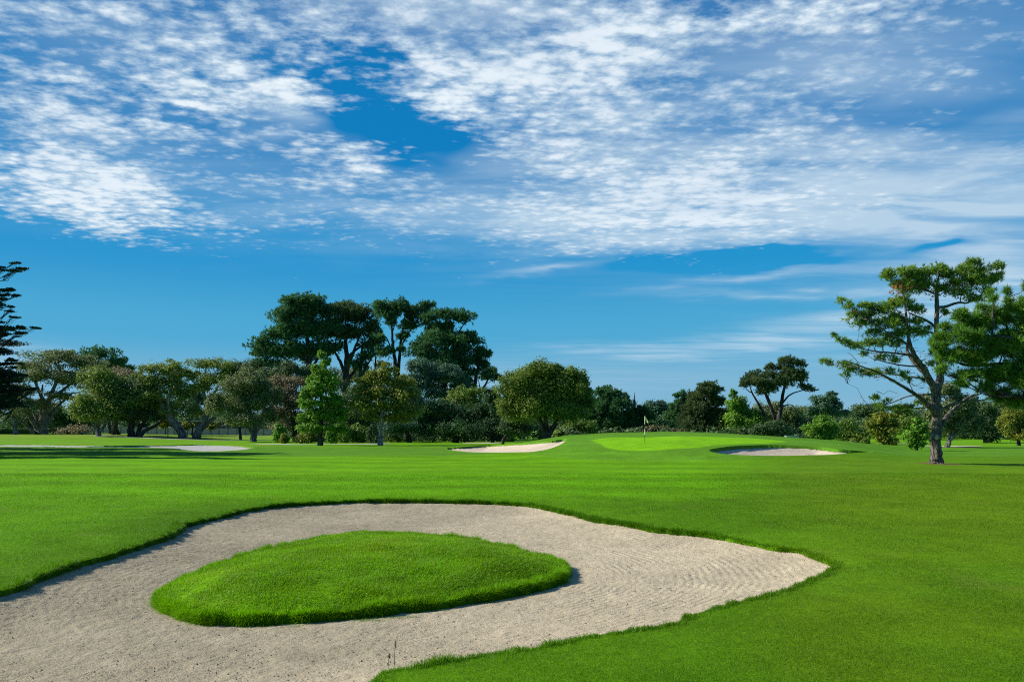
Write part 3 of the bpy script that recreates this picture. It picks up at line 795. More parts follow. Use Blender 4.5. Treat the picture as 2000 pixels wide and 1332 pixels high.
plant('oak_tree', 'grey-brown oak crown spreading above the dark twin trunked oak', 'tree', G_OAK, 106, 158, 222, 'oak_brown', 'dark',
      [(225,740,38,18),(255,760,34,22),(210,775,25,20),(245,735,25,10)], [[(222,855,0,.5),(226,830,0,.4),(228,790,0,.25),(235,750,0,.12)],[(233,856,.5,.4),(222,832,.5,.25),(208,800,0,.15)]], dens=.9, floor=824)
plant('oak_tree', 'olive oak leaning left on a thick pale trunk, the left one of the crossing pair', 'tree', G_OAK, 107, 149, 357, 'oak_olive', 'grey',
      [(300,722,26,16),(335,720,24,14),(280,745,24,18),(320,750,36,22),(290,775,32,18),(270,790,26,16),(345,770,22,26),(315,795,26,14),(350,735,16,16),(330,808,22,10)],
      [[(361,859,0,.85),(350,838,0,.75),(334,818,0,.6),(320,802,0,.42),(312,770,0,.25),(305,735,0,.12)],[(330,812,0,.5),(306,790,1,.3),(304,765,1,.18)],[(336,818,0,.45),(334,790,-1,.3),(338,755,-1,.15)],[(345,830,0,.35),(318,812,1,.25),(290,795,1,.12)]],
      dens=.8, sub=.25, flat=.75, br_r=.14, floor=815)
plant('oak_tree', 'tall olive oak on a forked pale trunk, the right one of the crossing pair', 'tree', G_OAK, 108, 149, 383, 'oak_olive', 'grey',
      [(400,712,34,14),(440,722,30,18),(375,735,20,18),(425,745,40,18),(390,760,26,14),(455,750,22,20),(385,805,20,14),(440,780,28,16),(365,770,14,16)],
      [[(383,860,0,.8),(388,842,0,.7),(400,824,0,.5),(404,800,0,.4),(398,765,0,.28),(400,730,0,.15)],[(394,836,0,.5),(412,818,1,.35),(428,800,1,.2)],[(404,795,0,.3),(420,765,0,.2),(438,735,0,.1)],[(400,770,0,.25),(380,745,-1,.12)]],
      dens=.75, sub=.25, flat=.75, br_r=.14, floor=822)
plant('oak_tree', 'round grey-green oak on a short pale trunk beside the right end of the fence', 'tree', G_OAK, 109, 128, 496, 'oak_grey', 'grey',
      [(470,760,40,26),(500,790,38,26),(455,800,36,24),(490,745,30,20),(520,770,28,28),(475,822,38,14),(430,790,20,26),(525,810,18,18)],
      [[(496,866,0,.55),(495,845,0,.5),(490,820,0,.35),(485,780,0,.18)],[(495,848,0,.35),(508,830,0,.25),(515,800,0,.12)],[(494,845,0,.3),(472,825,0,.2),(455,800,0,.12)]], dens=1.15, floor=832)
plant('oak_tree', 'deep green oak crown touching the pale tall grove from the left', 'tree', G_OAK, 110, 150, 470, 'oak_dark', 'dark',
      [(470,725,34,18),(500,735,28,20),(455,745,24,16),(490,755,40,20)], dens=1.2)
plant('oak_tree', 'brownish half bare oak between the pale trunked oak and the bright cone shaped tree', 'tree', G_OAK, 111, 135, 578, 'oak_brown', 'dark',
      [(550,770,32,26),(580,790,32,28),(545,810,28,22),(570,750,28,16),(590,820,25,18),(560,835,26,10)], [[(578,868,0,.6),(577,845,0,.5),(570,815,0,.3),(562,780,0,.15)],[(576,840,0,.3),(592,815,0,.15)]], dens=1.0, flat=.9, floor=838)
plant('cypress_tree', 'black-green bushy tree seen between the crossing pair and the fence', 'tree', None, 112, 190, 375, 'deep', 'dark', [(375,800,22,26),(350,790,18,22),(380,780,16,22),(300,800,40,22)], dens=1.1, branches=False, floor=824)
plant('cypress_tree', 'dark low tree filling the gap behind the fanned grey trunks', 'tree', None, 113, 200, 130, 'deep', 'dark', [(120,815,40,26),(150,825,35,20),(90,822,35,18),(45,825,35,14)], dens=1.1, branches=False)

# ---- tall pine grove
PG = dict(style='tuft', bark='dark')
plant('pine_tree', 'broadest tall dark pine at the left end of the grove, branches fanning down left', 'tree', G_PINE, 201, 150, 600, 'pine', 'dark',
      [(590,605,34,18),(560,622,30,20),(620,612,30,22),(545,655,32,22),(590,650,40,28),(635,645,30,28),(515,680,26,16),(550,690,36,16),(595,690,36,20),(500,690,14,8),(520,712,28,10),(640,685,22,18),(570,590,20,10),(605,590,22,9)],
      [[(602,872,0,.9),(603,800,0,.75),(604,740,0,.6),(602,690,0,.42),(598,640,0,.25),(594,605,0,.12)],[(603,745,0,.35),(575,715,1,.25),(535,690,1,.14),(505,685,1,.06)],[(604,715,0,.35),(580,680,-1,.2),(555,655,-1,.1)],[(603,725,0,.3),(625,690,1,.18),(638,660,1,.1)]], style='tuft', dens=1.5, sub=.27, nsub=1.25)
plant('pine_tree', 'tall pine with a thick bare dark trunk and fanned limbs under a brownish crown', 'tree', G_PINE, 202, 152, 676, 'pine_brown', 'dark',
      [(668,615,30,18),(700,625,28,20),(660,650,26,20),(690,655,32,16),(725,645,20,18),(735,668,16,14),(675,600,26,10),(705,608,22,10),(650,680,18,12),(715,675,20,9)],
      [[(676,872,0,.85),(676,800,0,.75),(676,740,0,.65),(677,700,0,.5),(675,660,0,.3),(675,620,0,.12)],[(676,735,0,.4),(662,705,1,.3),(648,680,1,.15)],[(677,720,0,.4),(692,690,-1,.28),(705,655,-1,.14)],[(676,745,0,.35),(698,715,1,.28),(722,685,1,.15),(735,665,1,.08)],[(676,700,0,.3),(700,680,0,.2),(728,665,0,.1)]], style='tuft', dens=1.25, sub=.27, nsub=1.2)
plant('pine_tree', 'slim two-forked pine between the brownish pine and the clear gap', 'tree', G_PINE, 203, 150, 704, 'pine', 'dark',
      [(710,700,18,10),(735,690,16,9),(720,740,20,12),(700,715,14,14)], [[(704,872,0,.6),(704,800,0,.5),(703,740,0,.4),(705,700,0,.25),(708,670,0,.1)],[(704,740,0,.25),(722,705,0,.15),(742,680,0,.08)],[(728,750,2,.18),(730,700,2,.14),(733,660,2,.08)]], style='tuft', dens=1.0)
plant('pine_tree', 'slender pine with a long bare trunk and small puffed top, left of the tallest gap', 'tree', G_PINE, 204, 146, 770, 'pine', 'dark',
      [(752,600,18,12),(775,605,15,12),(745,612,14,9),(760,620,20,11),(785,598,16,10),(742,660,12,5),(752,690,16,12),(765,632,12,10)],
      [[(774,872,0,.5),(774,760,0,.42),(772,710,0,.34),(767,670,0,.26),(764,630,0,.16),(758,605,0,.08)],[(766,690,0,.14),(755,660,0,.1),(742,655,0,.05)],[(766,650,0,.12),(775,620,0,.07)]], style='tuft', dens=1.3, sub=.32)
plant('pine_tree', 'second slender pine, its trunk bending right into a ragged crown beside the gap', 'tree', G_PINE, 205, 148, 779, 'pine', 'dark',
      [(790,605,18,12),(800,640,16,12),(785,660,14,10),(805,620,12,12),(783,685,9,7),(820,610,16,12),(835,600,16,9),(825,630,18,14)],
      [[(777,872,0,.45),(777,760,0,.38),(780,700,0,.3),(784,660,0,.22),(790,620,0,.12)],[(782,680,0,.16),(795,655,0,.12),(812,630,0,.06)]], style='tuft', dens=1.3, sub=.32)
plant('pine_tree', 'dense tall pine right of the clear gap, with a pale trunk below its full crown', 'tree', G_PINE, 206, 142, 865, 'pine', 'dark',
      [(880,615,28,13),(905,625,18,12),(860,640,26,16),(850,670,36,18),(885,665,36,20),(830,695,26,14),(870,700,40,14),(915,655,14,10),(840,620,14,10),(900,690,24,14),(820,680,18,14)],
      [[(864,872,0,.85),(865,790,0,.75),(868,750,0,.6),(870,715,0,.42),(874,670,0,.25),(880,625,0,.1)],[(867,755,0,.3),(885,730,1,.2),(905,720,1,.12)],[(869,725,0,.3),(845,700,-1,.18),(832,690,-1,.1)],[(873,680,0,.25),(895,650,0,.15),(908,630,0,.07)]], style='tuft', dens=1.4, sub=.28, nsub=1.2)
plant('pine_tree', 'ragged rightmost pine of the grove with crooked twin stems and drooping side tufts', 'tree', G_PINE, 207, 144, 925, 'pine', 'dark',
      [(928,668,18,11),(940,690,16,14),(925,705,24,14),(945,715,12,14),(915,730,20,12),(900,715,18,14),(905,745,20,12)],
      [[(925,872,0,.6),(924,800,0,.5),(926,765,0,.4),(930,735,0,.3),(935,705,0,.18),(932,672,0,.08)],[(925,765,0,.28),(912,740,0,.18),(905,715,0,.08)]], style='tuft', dens=1.3, sub=.3)
plant('pine_tree', 'small leaning pine with a flat tuft of crown beside the round oak', 'tree', G_PINE, 208, 138, 935, 'pine', 'dark',
      [(955,732,16,9),(968,740,10,8),(945,738,10,6),(960,724,10,5)], [[(935,868,0,.4),(936,800,0,.34),(940,768,0,.26),(950,748,0,.16),(957,733,0,.08)],[(940,768,0,.15),(936,750,0,.08),(934,740,0,.05)]], style='tuft', dens=1.4, sub=.34)
plant('pine_tree', 'grey-green hazy tree in the middle of the grove below the pale trunk', 'tree', G_PINE, 209, 132, 838, 'teal', 'dark',
      [(820,720,24,18),(845,735,28,16),(880,735,32,14),(820,750,24,22),(850,770,26,14),(900,770,24,16),(870,720,24,10),(920,790,22,16)], dens=1.2)
plant('oak_tree', 'thin grey-green tree showing between the bare trunks of the tall pines', 'tree', G_PINE, 216, 165, 725, 'oak_grey', 'dark',
      [(700,728,24,16),(728,742,22,16),(742,715,14,12),(660,742,26,16),(690,765,30,16),(760,765,28,18),(800,760,22,16),(745,745,20,14)], dens=.6)
plant('pine_tree', 'low-branched dark pine filling under the crown of the pale trunked pine', 'tree', G_PINE, 217, 140, 905, 'pine', 'dark',
      [(845,728,24,14),(885,738,28,14),(905,760,26,14),(835,755,22,14),(868,712,22,12)], style='tuft', dens=1.2)
plant('broadleaf_tree', 'dark spreading tree filling the foot of the grove, trunks almost black', 'tree', G_PINE, 210, 118, 890, 'deep', 'dark',
      [(850,800,34,24),(885,810,36,26),(920,815,34,24),(860,835,40,20),(905,840,44,18),(940,830,28,22),(955,800,20,22),(960,780,16,14),(830,825,22,20)], dens=1.35, trunk_r=.5)
plant('broadleaf_tree', 'mid-green tree with loose yellow sprays behind the dark foot of the grove', 'tree', G_PINE, 211, 128, 915, 'moss', 'dark',
      [(905,775,28,14),(930,770,22,14),(895,795,24,12),(925,792,26,12),(880,785,18,10)], dens=1.0, branches=False)
plant('broadleaf_tree', 'blackish tree in the shade between the dark grove and the round oak', 'tree', None, 212, 116, 962, 'deep', 'dark',
      [(958,775,18,18),(970,800,20,24),(965,830,24,18),(985,845,26,10),(950,845,20,10)], dens=1.2, trunk_r=.3)
plant('broadleaf_tree', 'dark blue-green tree standing close behind the olive tree on the pale trunk', 'tree', None, 213, 118, 800, 'teal', 'dark',
      [(795,780,24,28),(815,810,26,26),(790,830,28,20),(820,840,24,16),(770,840,24,16)], dens=1.2, trunk_r=.4)
plant('broadleaf_tree', 'shaded green tree behind the bright cone shaped tree', 'tree', None, 214, 122, 690, 'oak_dark', 'dark',
      [(690,800,28,26),(710,830,28,20),(680,840,26,18),(700,770,24,20),(655,800,20,30),(640,835,18,18)], dens=1.2, trunk_r=.35)
plant('broadleaf_tree', 'mid green tree behind the bright cone on its left side', 'tree', None, 215, 140, 620, 'oak_dark', 'dark',
      [(540,740,26,20),(560,725,26,18),(520,735,20,16),(600,735,30,20),(640,745,30,20)], dens=1.0, trunk_r=.35)

# ---- the two young trees in front
def cone_rows(cx, top, bot, w, rows, seed):
    r = np.random.default_rng(seed); out = []
    for i in range(rows):
        t = i / (rows - 1); y = top + (bot - top) * t
        hw = w * (0.10 + 0.90 * t ** 0.75) * (1 if t < .85 else .8)
        k = max(1, int(1 + hw / 14))
        for j in range(k):
            xx = cx + (0 if k == 1 else (-hw + 2 * hw * (j + .5) / k)) * .85 + r.normal() * 3
            out.append((xx, y + r.normal() * 4, max(8, hw / k * 1.25), max(8, (bot - top) / rows * .85), r.uniform(-.4, .4) * hw * 98 / F))
    return out
plant('conifer_tree', 'bright green cone shaped tree on a short dark trunk, left of the olive tree', 'tree', None, 301, 98, 625, 'green', 'dark',
      cone_rows(630, 700, 835, 62, 10, 5), [[(626,872,0,.42),(626,850,0,.3),(627,800,0,.24),(630,740,0,.12),(631,700,0,.05)]], dens=1.4, lpx=2.3, sub=.33, flat=.6, depth=1.0)
plant('broadleaf_tree', 'olive-green loose tree on a single straight pale trunk, right of the bright cone', 'tree', None, 302, 98, 743, 'olive', 'pale',
      [(745,735,26,18),(720,755,24,18),(775,750,28,22),(740,775,36,18),(790,775,28,20),(715,795,30,18),(765,800,36,18),(800,805,26,16),(735,815,24,10),(705,775,14,14),(760,725,18,12),(775,820,24,10)],
      [[(743,871,0,.40),(743,845,0,.25),(745,815,0,.22),(748,780,0,.15),(750,740,0,.07)],[(744,820,0,.12),(725,795,0,.08),(708,785,0,.04)],[(745,815,0,.12),(770,795,0,.08),(795,780,0,.04)]], dens=1.1, lpx=2.3, sub=.3, flat=.7)
plant('oak_tree', 'big round olive oak left of the flagstick, its forked black trunk behind the sand', 'tree', None, 303, 95, 1070, 'round', 'dark',
      [(1045,785,40,26),(1090,790,38,24),(1025,803,40,22),(1105,806,38,20),(1065,735,46,22),(1048,716,14,7),(1085,718,12,7),(1000,765,16,14),(1135,748,12,10),(1150,790,12,12),(1025,760,40,26),(1105,755,38,28),(1065,775,56,30),(1005,785,28,28),(1130,780,26,30),(1035,805,44,20),(1095,805,44,20),(990,800,16,18),(1145,765,12,14),(1060,722,34,12),(1015,740,28,16),(1115,732,28,15)],
      [[(1070,862,0,.55),(1069,848,0,.48),(1060,830,0,.34),(1045,805,0,.2),(1030,770,0,.1)],[(1070,850,0,.4),(1085,828,0,.28),(1095,800,0,.16),(1105,765,0,.07)],[(1066,842,0,.3),(1066,800,0,.18),(1065,750,0,.08)]], dens=1.55, lpx=1.9, jit=.32, sub=.24, nsub=1.3, depth=.95)

# ---- behind the green
plant('pine_tree', 'dark dense pine right of the round oak, with upright clubbed tips', 'tree', G_BACK, 401, 118, 1190, 'pine', 'dark',
      [(1190,775,22,14),(1170,790,24,22),(1205,795,24,20),(1185,820,34,24),(1220,820,22,22),(1160,825,20,22),(1200,840,40,14),(1185,762,10,7),(1205,770,10,8),(1172,768,9,7),(1225,785,10,12)], style='tuft', dens=1.7, nsub=1.3)
plant('pine_tree', 'dark broken topped conifer with a dead spiky leader behind the flagstick', 'tree', G_BACK, 402, 120, 1240, 'pine', 'dark',
      [(1245,805,16,14),(1240,825,22,18),(1262,815,14,12),(1255,840,24,12)], [[(1240,860,0,.35),(1240,820,0,.25),(1239,785,0,.12),(1240,766,0,.03)],[(1240,792,0,.06),(1246,783,0,.02)],[(1240,800,0,.06),(1252,790,0,.03)],[(1240,785,0,.05),(1235,778,0,.02)]], style='tuft', dens=1.4)
plant('broadleaf_tree', 'blue-green rounded tree mass just right of the flag', 'tree', G_BACK, 403, 135, 1290, 'teal', 'dark',
      [(1275,800,24,14),(1300,805,26,16),(1285,825,34,20),(1320,825,24,18),(1265,835,20,12),(1300,843,34,10)], dens=1.4, branches=False)
plant('broadleaf_tree', 'low brown-olive thicket directly behind the flagstick', 'tree', G_BACK, 404, 108, 1285, 'oak_brown', 'dark',
      [(1275,840,16,9),(1295,844,18,8),(1260,846,12,7),(1318,846,16,7)], dens=1.3, branches=False)
plant('pine_tree', 'smaller of two dark clubby pines in the centre right, two bare tips on top', 'tree', G_BACK, 405, 122, 1335, 'pine', 'dark',
      [(1335,790,14,12),(1320,775,6,6),(1333,772,7,7),(1345,785,10,12),(1330,810,22,18),(1345,830,26,18),(1318,795,9,9)], style='tuft', dens=1.6)
plant('pine_tree', 'broad dark clubby pine with many upright tips, widest tree behind the green', 'tree', G_BACK, 406, 115, 1385, 'pine_brown', 'dark',
      [(1375,765,16,12),(1390,760,12,10),(1365,780,18,14),(1395,785,20,16),(1375,805,32,20),(1405,815,26,20),(1355,825,26,18),(1385,838,44,14),(1415,838,22,12),(1370,754,6,5),(1385,752,6,6),(1398,764,7,7),(1350,795,12,12)], style='tuft', dens=2.0, nsub=1.25)
plant('conifer_tree', 'bright mid-green pointed tree with a dark spire, left of the open crowned pine', 'tree', G_BACK, 407, 112, 1450, 'green', 'dark',
      [(1430,772,8,10),(1432,790,16,14),(1448,800,22,18),(1440,822,28,18),(1465,825,26,20),(1450,842,36,12),(1475,845,20,10)], dens=1.5)
plant('pine_tree', 'open crowned pine on several thin leaning stems between the flag and the big pine', 'tree', G_RIGHT, 408, 110, 1518, 'pine_brown', 'dark',
      [(1535,742,26,12),(1500,760,22,10),(1545,735,24,12),(1480,748,22,12),(1540,708,18,9),(1560,712,12,9),(1530,722,18,10),(1550,730,20,10),(1510,718,10,8),(1505,735,16,10),(1480,735,18,10),(1465,748,16,9),(1495,752,20,9),(1450,752,8,6),(1530,750,18,8),(1565,740,10,7),(1580,760,10,5),(1590,763,5,3),(1500,765,14,7),(1570,755,8,5)],
      [[(1519,862,0,.42),(1520,830,0,.34),(1524,800,0,.28),(1530,765,0,.2),(1538,735,0,.12),(1545,712,0,.05)],[(1518,838,0,.26),(1505,805,-1,.2),(1492,775,-1,.14),(1482,745,-1,.07)],[(1519,830,0,.24),(1512,795,1,.18),(1498,760,1,.1)],[(1503,825,1,.22),(1490,795,1,.18),(1475,770,1,.12),(1468,752,1,.06)],[(1526,790,0,.15),(1545,770,0,.1),(1575,760,0,.05)],[(1524,795,0,.12),(1550,790,1,.05),(1562,805,1,.025)]],
      style='tuft', dens=1.25, sub=.32, flat=.75, trunk_r=.4, br_r=.08)
plant('broadleaf_tree', 'low dark round bush-like tree at the foot of the open crowned pine', 'tree', G_RIGHT, 409, 104, 1510, 'oak_dark', 'dark',
      [(1500,840,22,14),(1530,842,20,12),(1478,845,16,10),(1515,828,14,8)], dens=1.3, branches=False)
plant('broadleaf_tree', 'grey-olive tree behind the stems of the open crowned pine', 'tree', G_RIGHT, 410, 150, 1545, 'oak_grey', 'dark',
      [(1540,810,30,18),(1560,825,28,18),(1520,800,24,16),(1550,840,34,10),(1490,815,24,22)], dens=1.1, branches=False)
plant('cypress_tree', 'dark blue-green tree with a high crest, right of the open crowned pine', 'tree', G_RIGHT, 411, 165, 1615, 'teal', 'dark',
      [(1620,775,12,9),(1610,785,18,12),(1635,790,14,12),(1600,800,24,14),(1625,808,28,14),(1585,808,14,12)], dens=1.5)
plant('broadleaf_tree', 'compact fresh green tree below the crested dark tree', 'tree', G_RIGHT, 412, 112, 1612, 'green', 'dark',
      [(1610,822,18,12),(1595,838,22,14),(1622,840,24,14),(1605,852,28,10)], dens=1.3, trunk_r=.25)
plant('broadleaf_tree', 'rounded blue-green tree touching the compact fresh green one on its right', 'tree', G_RIGHT, 413, 118, 1650, 'moss', 'dark',
      [(1652,830,18,10),(1645,848,26,12),(1668,848,18,12),(1660,862,24,8)], dens=1.3, trunk_r=.25)
plant('oak_tree', 'distant grey rounded oak on the skyline between crest and big pine', 'tree', G_RIGHT, 414, 210, 1695, 'oak_dark', 'dark',
      [(1685,800,26,10),(1705,808,26,14),(1675,815,22,14),(1690,828,36,14)], dens=1.2, branches=False)
plant('broadleaf_tree', 'yellow-green bushy tree reaching the ground, left of the big pine trunk', 'tree', G_RIGHT, 415, 98, 1728, 'yellow', 'dark',
      [(1720,820,22,12),(1740,828,18,14),(1705,832,18,12),(1728,845,24,14),(1735,862,18,9),(1722,812,12,7)], dens=1.3, lpx=2.2, trunk_r=.2)
plant('broadleaf_tree', 'small dense dark green tree standing alone beside the big pine trunk', 'tree', G_RIGHT, 416, 76, 1790, 'green', 'dark',
      [(1790,835,16,13),(1780,852,16,12),(1800,855,16,13),(1790,868,16,9),(1788,825,8,7)], dens=1.4, lpx=2.1, trunk_r=.15)
plant('oak_tree', 'grey-green oak with pale leaning trunk right behind the big pine', 'tree', G_RIGHT, 417, 88, 1850, 'oak_grey', 'grey',
      [(1850,765,28,16),(1880,785,26,16),(1820,785,24,16),(1860,800,34,18),(1890,815,26,18),(1825,815,22,18),(1870,835,36,14),(1905,840,18,14),(1840,760,18,10)],
      [[(1850,880,0,.3),(1853,862,0,.26),(1866,845,0,.2),(1878,825,0,.12)],[(1851,870,0,.2),(1862,840,.5,.15),(1860,800,.5,.08)]], dens=1.1, lpx=2.3)
plant('broadleaf_tree', 'dark tree with low skirts between the grey oak and the right edge', 'tree', G_RIGHT, 418, 112, 1925, 'oak_dark', 'dark',
      [(1920,800,24,16),(1940,815,22,16),(1910,825,22,18),(1930,845,26,14),(1945,855,18,10)], dens=1.3, trunk_r=.3)
plant('broadleaf_tree', 'yellow-olive round tree at the right edge of the view', 'tree', G_RIGHT, 419, 98, 1990, 'yellow', 'dark',
      [(1985,815,24,14),(2010,830,24,18),(1970,835,18,14),(1990,850,26,12)], dens=1.2, trunk_r=.25)
plant('oak_tree', 'pale grey-green thin tree on the skyline behind the right edge trees', 'tree', G_RIGHT, 420, 180, 1960, 'oak_grey', 'dark',
      [(1950,795,28,12),(1975,800,24,12),(1930,805,20,12),(1960,815,34,14)], dens=1.0, branches=False)
plant('broadleaf_tree', 'olive thicket between the yellow-green bushy tree and the big pine', 'tree', G_RIGHT, 421, 140, 1765, 'moss', 'dark',
      [(1760,815,24,14),(1780,825,22,14),(1755,835,26,14),(1800,835,26,16),(1765,800,18,12)], dens=1.2, branches=False)
plant('broadleaf_tree', 'mid green low tree right of the round oak trunk', 'tree', G_BACK, 422, 108, 1130, 'moss', 'dark',
      [(1110,838,16,10),(1130,832,18,14),(1150,838,18,12),(1120,848,24,7)], dens=1.2, branches=False)
plant('broadleaf_tree', 'dark small tree with bent black stem, left of the round oak trunk', 'tree', G_BACK, 423, 102, 985, 'oak_dark', 'dark',
      [(990,838,22,10),(1010,845,22,8),(1025,835,20,10),(1000,825,22,10)], [[(982,868,0,.22),(984,858,0,.2),(992,848,0,.15),(1010,842,0,.08)]], dens=1.1)

# ---- shrubs
def shrub(px, Y, w, h, leaf, label, seed, name='shrub'):
    m = Y / F; bz = float(H0(np.array([(px - 1000) * m]), np.array([Y]))[0])
    pyb = HZ + (CAMH - bz) / m
    bl = [(px, pyb - h * .45, w * .5, h * .5), (px - w * .2, pyb - h * .3, w * .35, h * .35), (px + w * .22, pyb - h * .35, w * .33, h * .38), (px, pyb - h * .8, w * .25, h * .25)]
    plant(name, label, 'shrub', G_SHRUB, seed, Y, px, leaf, 'dark', bl, dens=1.8, lpx=2.0, sub=.4, trunk_r=.06)
shrub(545, 118, 24, 34, 'green', 'dark pointed shrub left of the round yellow-green bush pair', 501)
shrub(555, 112, 16, 16, 'yellow', 'small yellow-green ball shrub beside the pointed shrub', 502)
shrub(600, 112, 34, 24, 'yellow', 'wide yellow-green bush hugging the trunk of the bright cone tree', 503)
shrub(648, 110, 20, 32, 'green', 'upright bright green bush right of the cone tree trunk', 504)
shrub(672, 114, 24, 36, 'moss', 'taller soft green bush between the two young front trees', 505)
shrub(700, 116, 34, 34, 'moss', 'dull green bush touching the pale trunk from the left', 506)
shrub(770, 118, 22, 12, 'yellow', 'low bright shrub just right of the pale trunk', 507)
shrub(1092, 104, 34, 24, 'moss', 'grey-green bush at the right foot of the round oak', 508)
shrub(1690, 96, 14, 12, 'moss', 'tiny round bush on the slope right of the green', 509)
shrub(730, 112, 26, 30, 'oak_dark', 'dark bush directly behind the pale trunk', 510)
shrub(150, 175, 50, 12, 'oak_brown', 'dry brown brush at the foot of the fanned grey trunks', 511)
for i, (px, w, h) in enumerate([(323, 22, 28), (367, 22, 26), (415, 22, 28)]):
    m = 195 / F; bz = float(H0(np.array([(px - 1000) * m]), np.array([195.]))[0]); pyb = HZ + (CAMH - bz) / m
    plant('young_tree', ['little lime-green tree in front of the fence, left of the crossing trunks', 'little lime-green tree framed between the crossing trunks', 'little lime-green tree in front of the fence, right of the crossing trunks'][i],
          'tree', 'little lime-green trees along the fence', 520 + i, 195, px, 'yellow', 'dark', [(px, pyb - h * .75, w * .45, h * .3), (px - 4, pyb - h * .6, w * .35, h * .25)], dens=1.5, lpx=2.0, trunk_r=.08)

# ---- far woodland: reads as one mass
def woodland():
    r = np.random.default_rng(900); LV = []; n0 = 0; LF = []
    for px in np.arange(-500, 2560, 15):
        for row, (Y, hh) in enumerate(((330, 20), (285, 12))):
            yy = Y + r.uniform(-15, 15); m = yy / F
            h = (hh + r.uniform(0, 14) + (9 if px > 1400 else 0) * (row == 'a' or hh == 20)) * m + 2.0
            c = np.array([(px + r.uniform(-10, 10) - 1000) * m, yy, 0.0])
            for k in range(4):
                cc = c + np.array([r.uniform(-3, 3), r.uniform(-3, 3), h * r.uniform(.25, .85)]); rad = np.array([4.2, 4.2, 2.6]) * r.uniform(.7, 1.2)
                n = 110; d = rand_dirs(n, r); d[:, 2] = np.abs(d[:, 2]) * 1.0 - .2
                lc = cc + d * rad * r.uniform(.7, 1.08, (n, 1))
                N = d + rand_dirs(n, r) * .8; N /= np.linalg.norm(N, axis=1, keepdims=True)
                V, Fq = leaf_quads(lc, N, r.uniform(.4, .95, n), r); LV.append(V); LF.append(Fq + n0); n0 += len(V)
    o = link_mesh('woodland', np.concatenate(LV), np.concatenate(LF), L['oak_dark'])
    tag(o, 'continuous far-off belt of dark green woodland along the horizon', 'woodland', None, 'stuff')
woodland()
def undergrowth():
    r = np.random.default_rng(905); LV = []; LF = []; n0 = 0
    for a, b_, Y, h0, h1 in ((540, 990, 172, 2.0, 4.0), (600, 1000, 128, 1.2, 2.6), (1010, 1740, 150, 2.4, 4.6), (1790, 2300, 150, 2.2, 4.4), (1100, 1560, 108, 1.0, 2.4), (-300, 140, 215, 2.0, 4.0)):
        for px in np.arange(a, b_, 9):
            yy = Y + r.uniform(-5, 5); m = yy / F; x = (px + r.uniform(-6, 6) - 1000) * m; g0 = float(H0(np.array([x]), np.array([yy]))[0])
            h = r.uniform(h0, h1); cc = np.array([x, yy, g0 + h * .45]); rad = np.array([r.uniform(.9, 1.6), 1.2, h * .55])
            n = 190; d = rand_dirs(n, r); lc = cc + d * rad * r.uniform(.6, 1.1, (n, 1)); lc[:, 2] = np.maximum(lc[:, 2], g0)
            N = d + rand_dirs(n, r) * .8; N /= np.linalg.norm(N, axis=1, keepdims=True)
            V, Fq = leaf_quads(lc, N, r.uniform(.12, .34, n), r); LV.append(V); LF.append(Fq + n0); n0 += len(V)
    tag(link_mesh('undergrowth', np.concatenate(LV), np.concatenate(LF), L['oak_dark']), 'tangled dark undergrowth running beneath the background trees', 'undergrowth', None, 'stuff')
undergrowth()
def hills():
    r = np.random.default_rng(901)
    xs_ = np.linspace(-2500, 3000, 160); ys_ = np.linspace(900, 2600, 50)
    A, B = np.meshgrid(xs_, ys_)
    u = A / B * F + 1000
    ridge = 34 * np.exp(-((u - 1360) / 150) ** 2) + 8 * np.exp(-((u - 1750) / 300) ** 2) + 22
    Z = -14 + ridge * np.exp(-((B - 1500) / 420) ** 2) + 5 * fbm(A / 120, B / 120, 3, 7) + 1.5 * fbm(A / 18, B / 18, 2, 8)
    i = np.arange(A.size).reshape(A.shape); q = np.stack([i[:-1, :-1], i[:-1, 1:], i[1:, 1:], i[1:, :-1]], -1).reshape(-1, 4)
    m, nt, b = new_mat("wooded_hills", 1.0, 0.0)
    tc = nt.nodes.new('ShaderNodeTexCoord')
    n = noise_node(nt, tc.outputs['Object'], 0.06, 5.0, 0.7)
    nt.links.new(mixrgb(nt, n.smooth(.35, .65), (0.025, 0.05, 0.03), (0.07, 0.10, 0.06)), b.inputs['Base Color'])  # muted tones: distance haze put into the hill colour
    tag(link_mesh('hills', np.stack([A.ravel(), B.ravel(), Z.ravel()], 1), q, m, smooth=True), kind='structure')
hills()
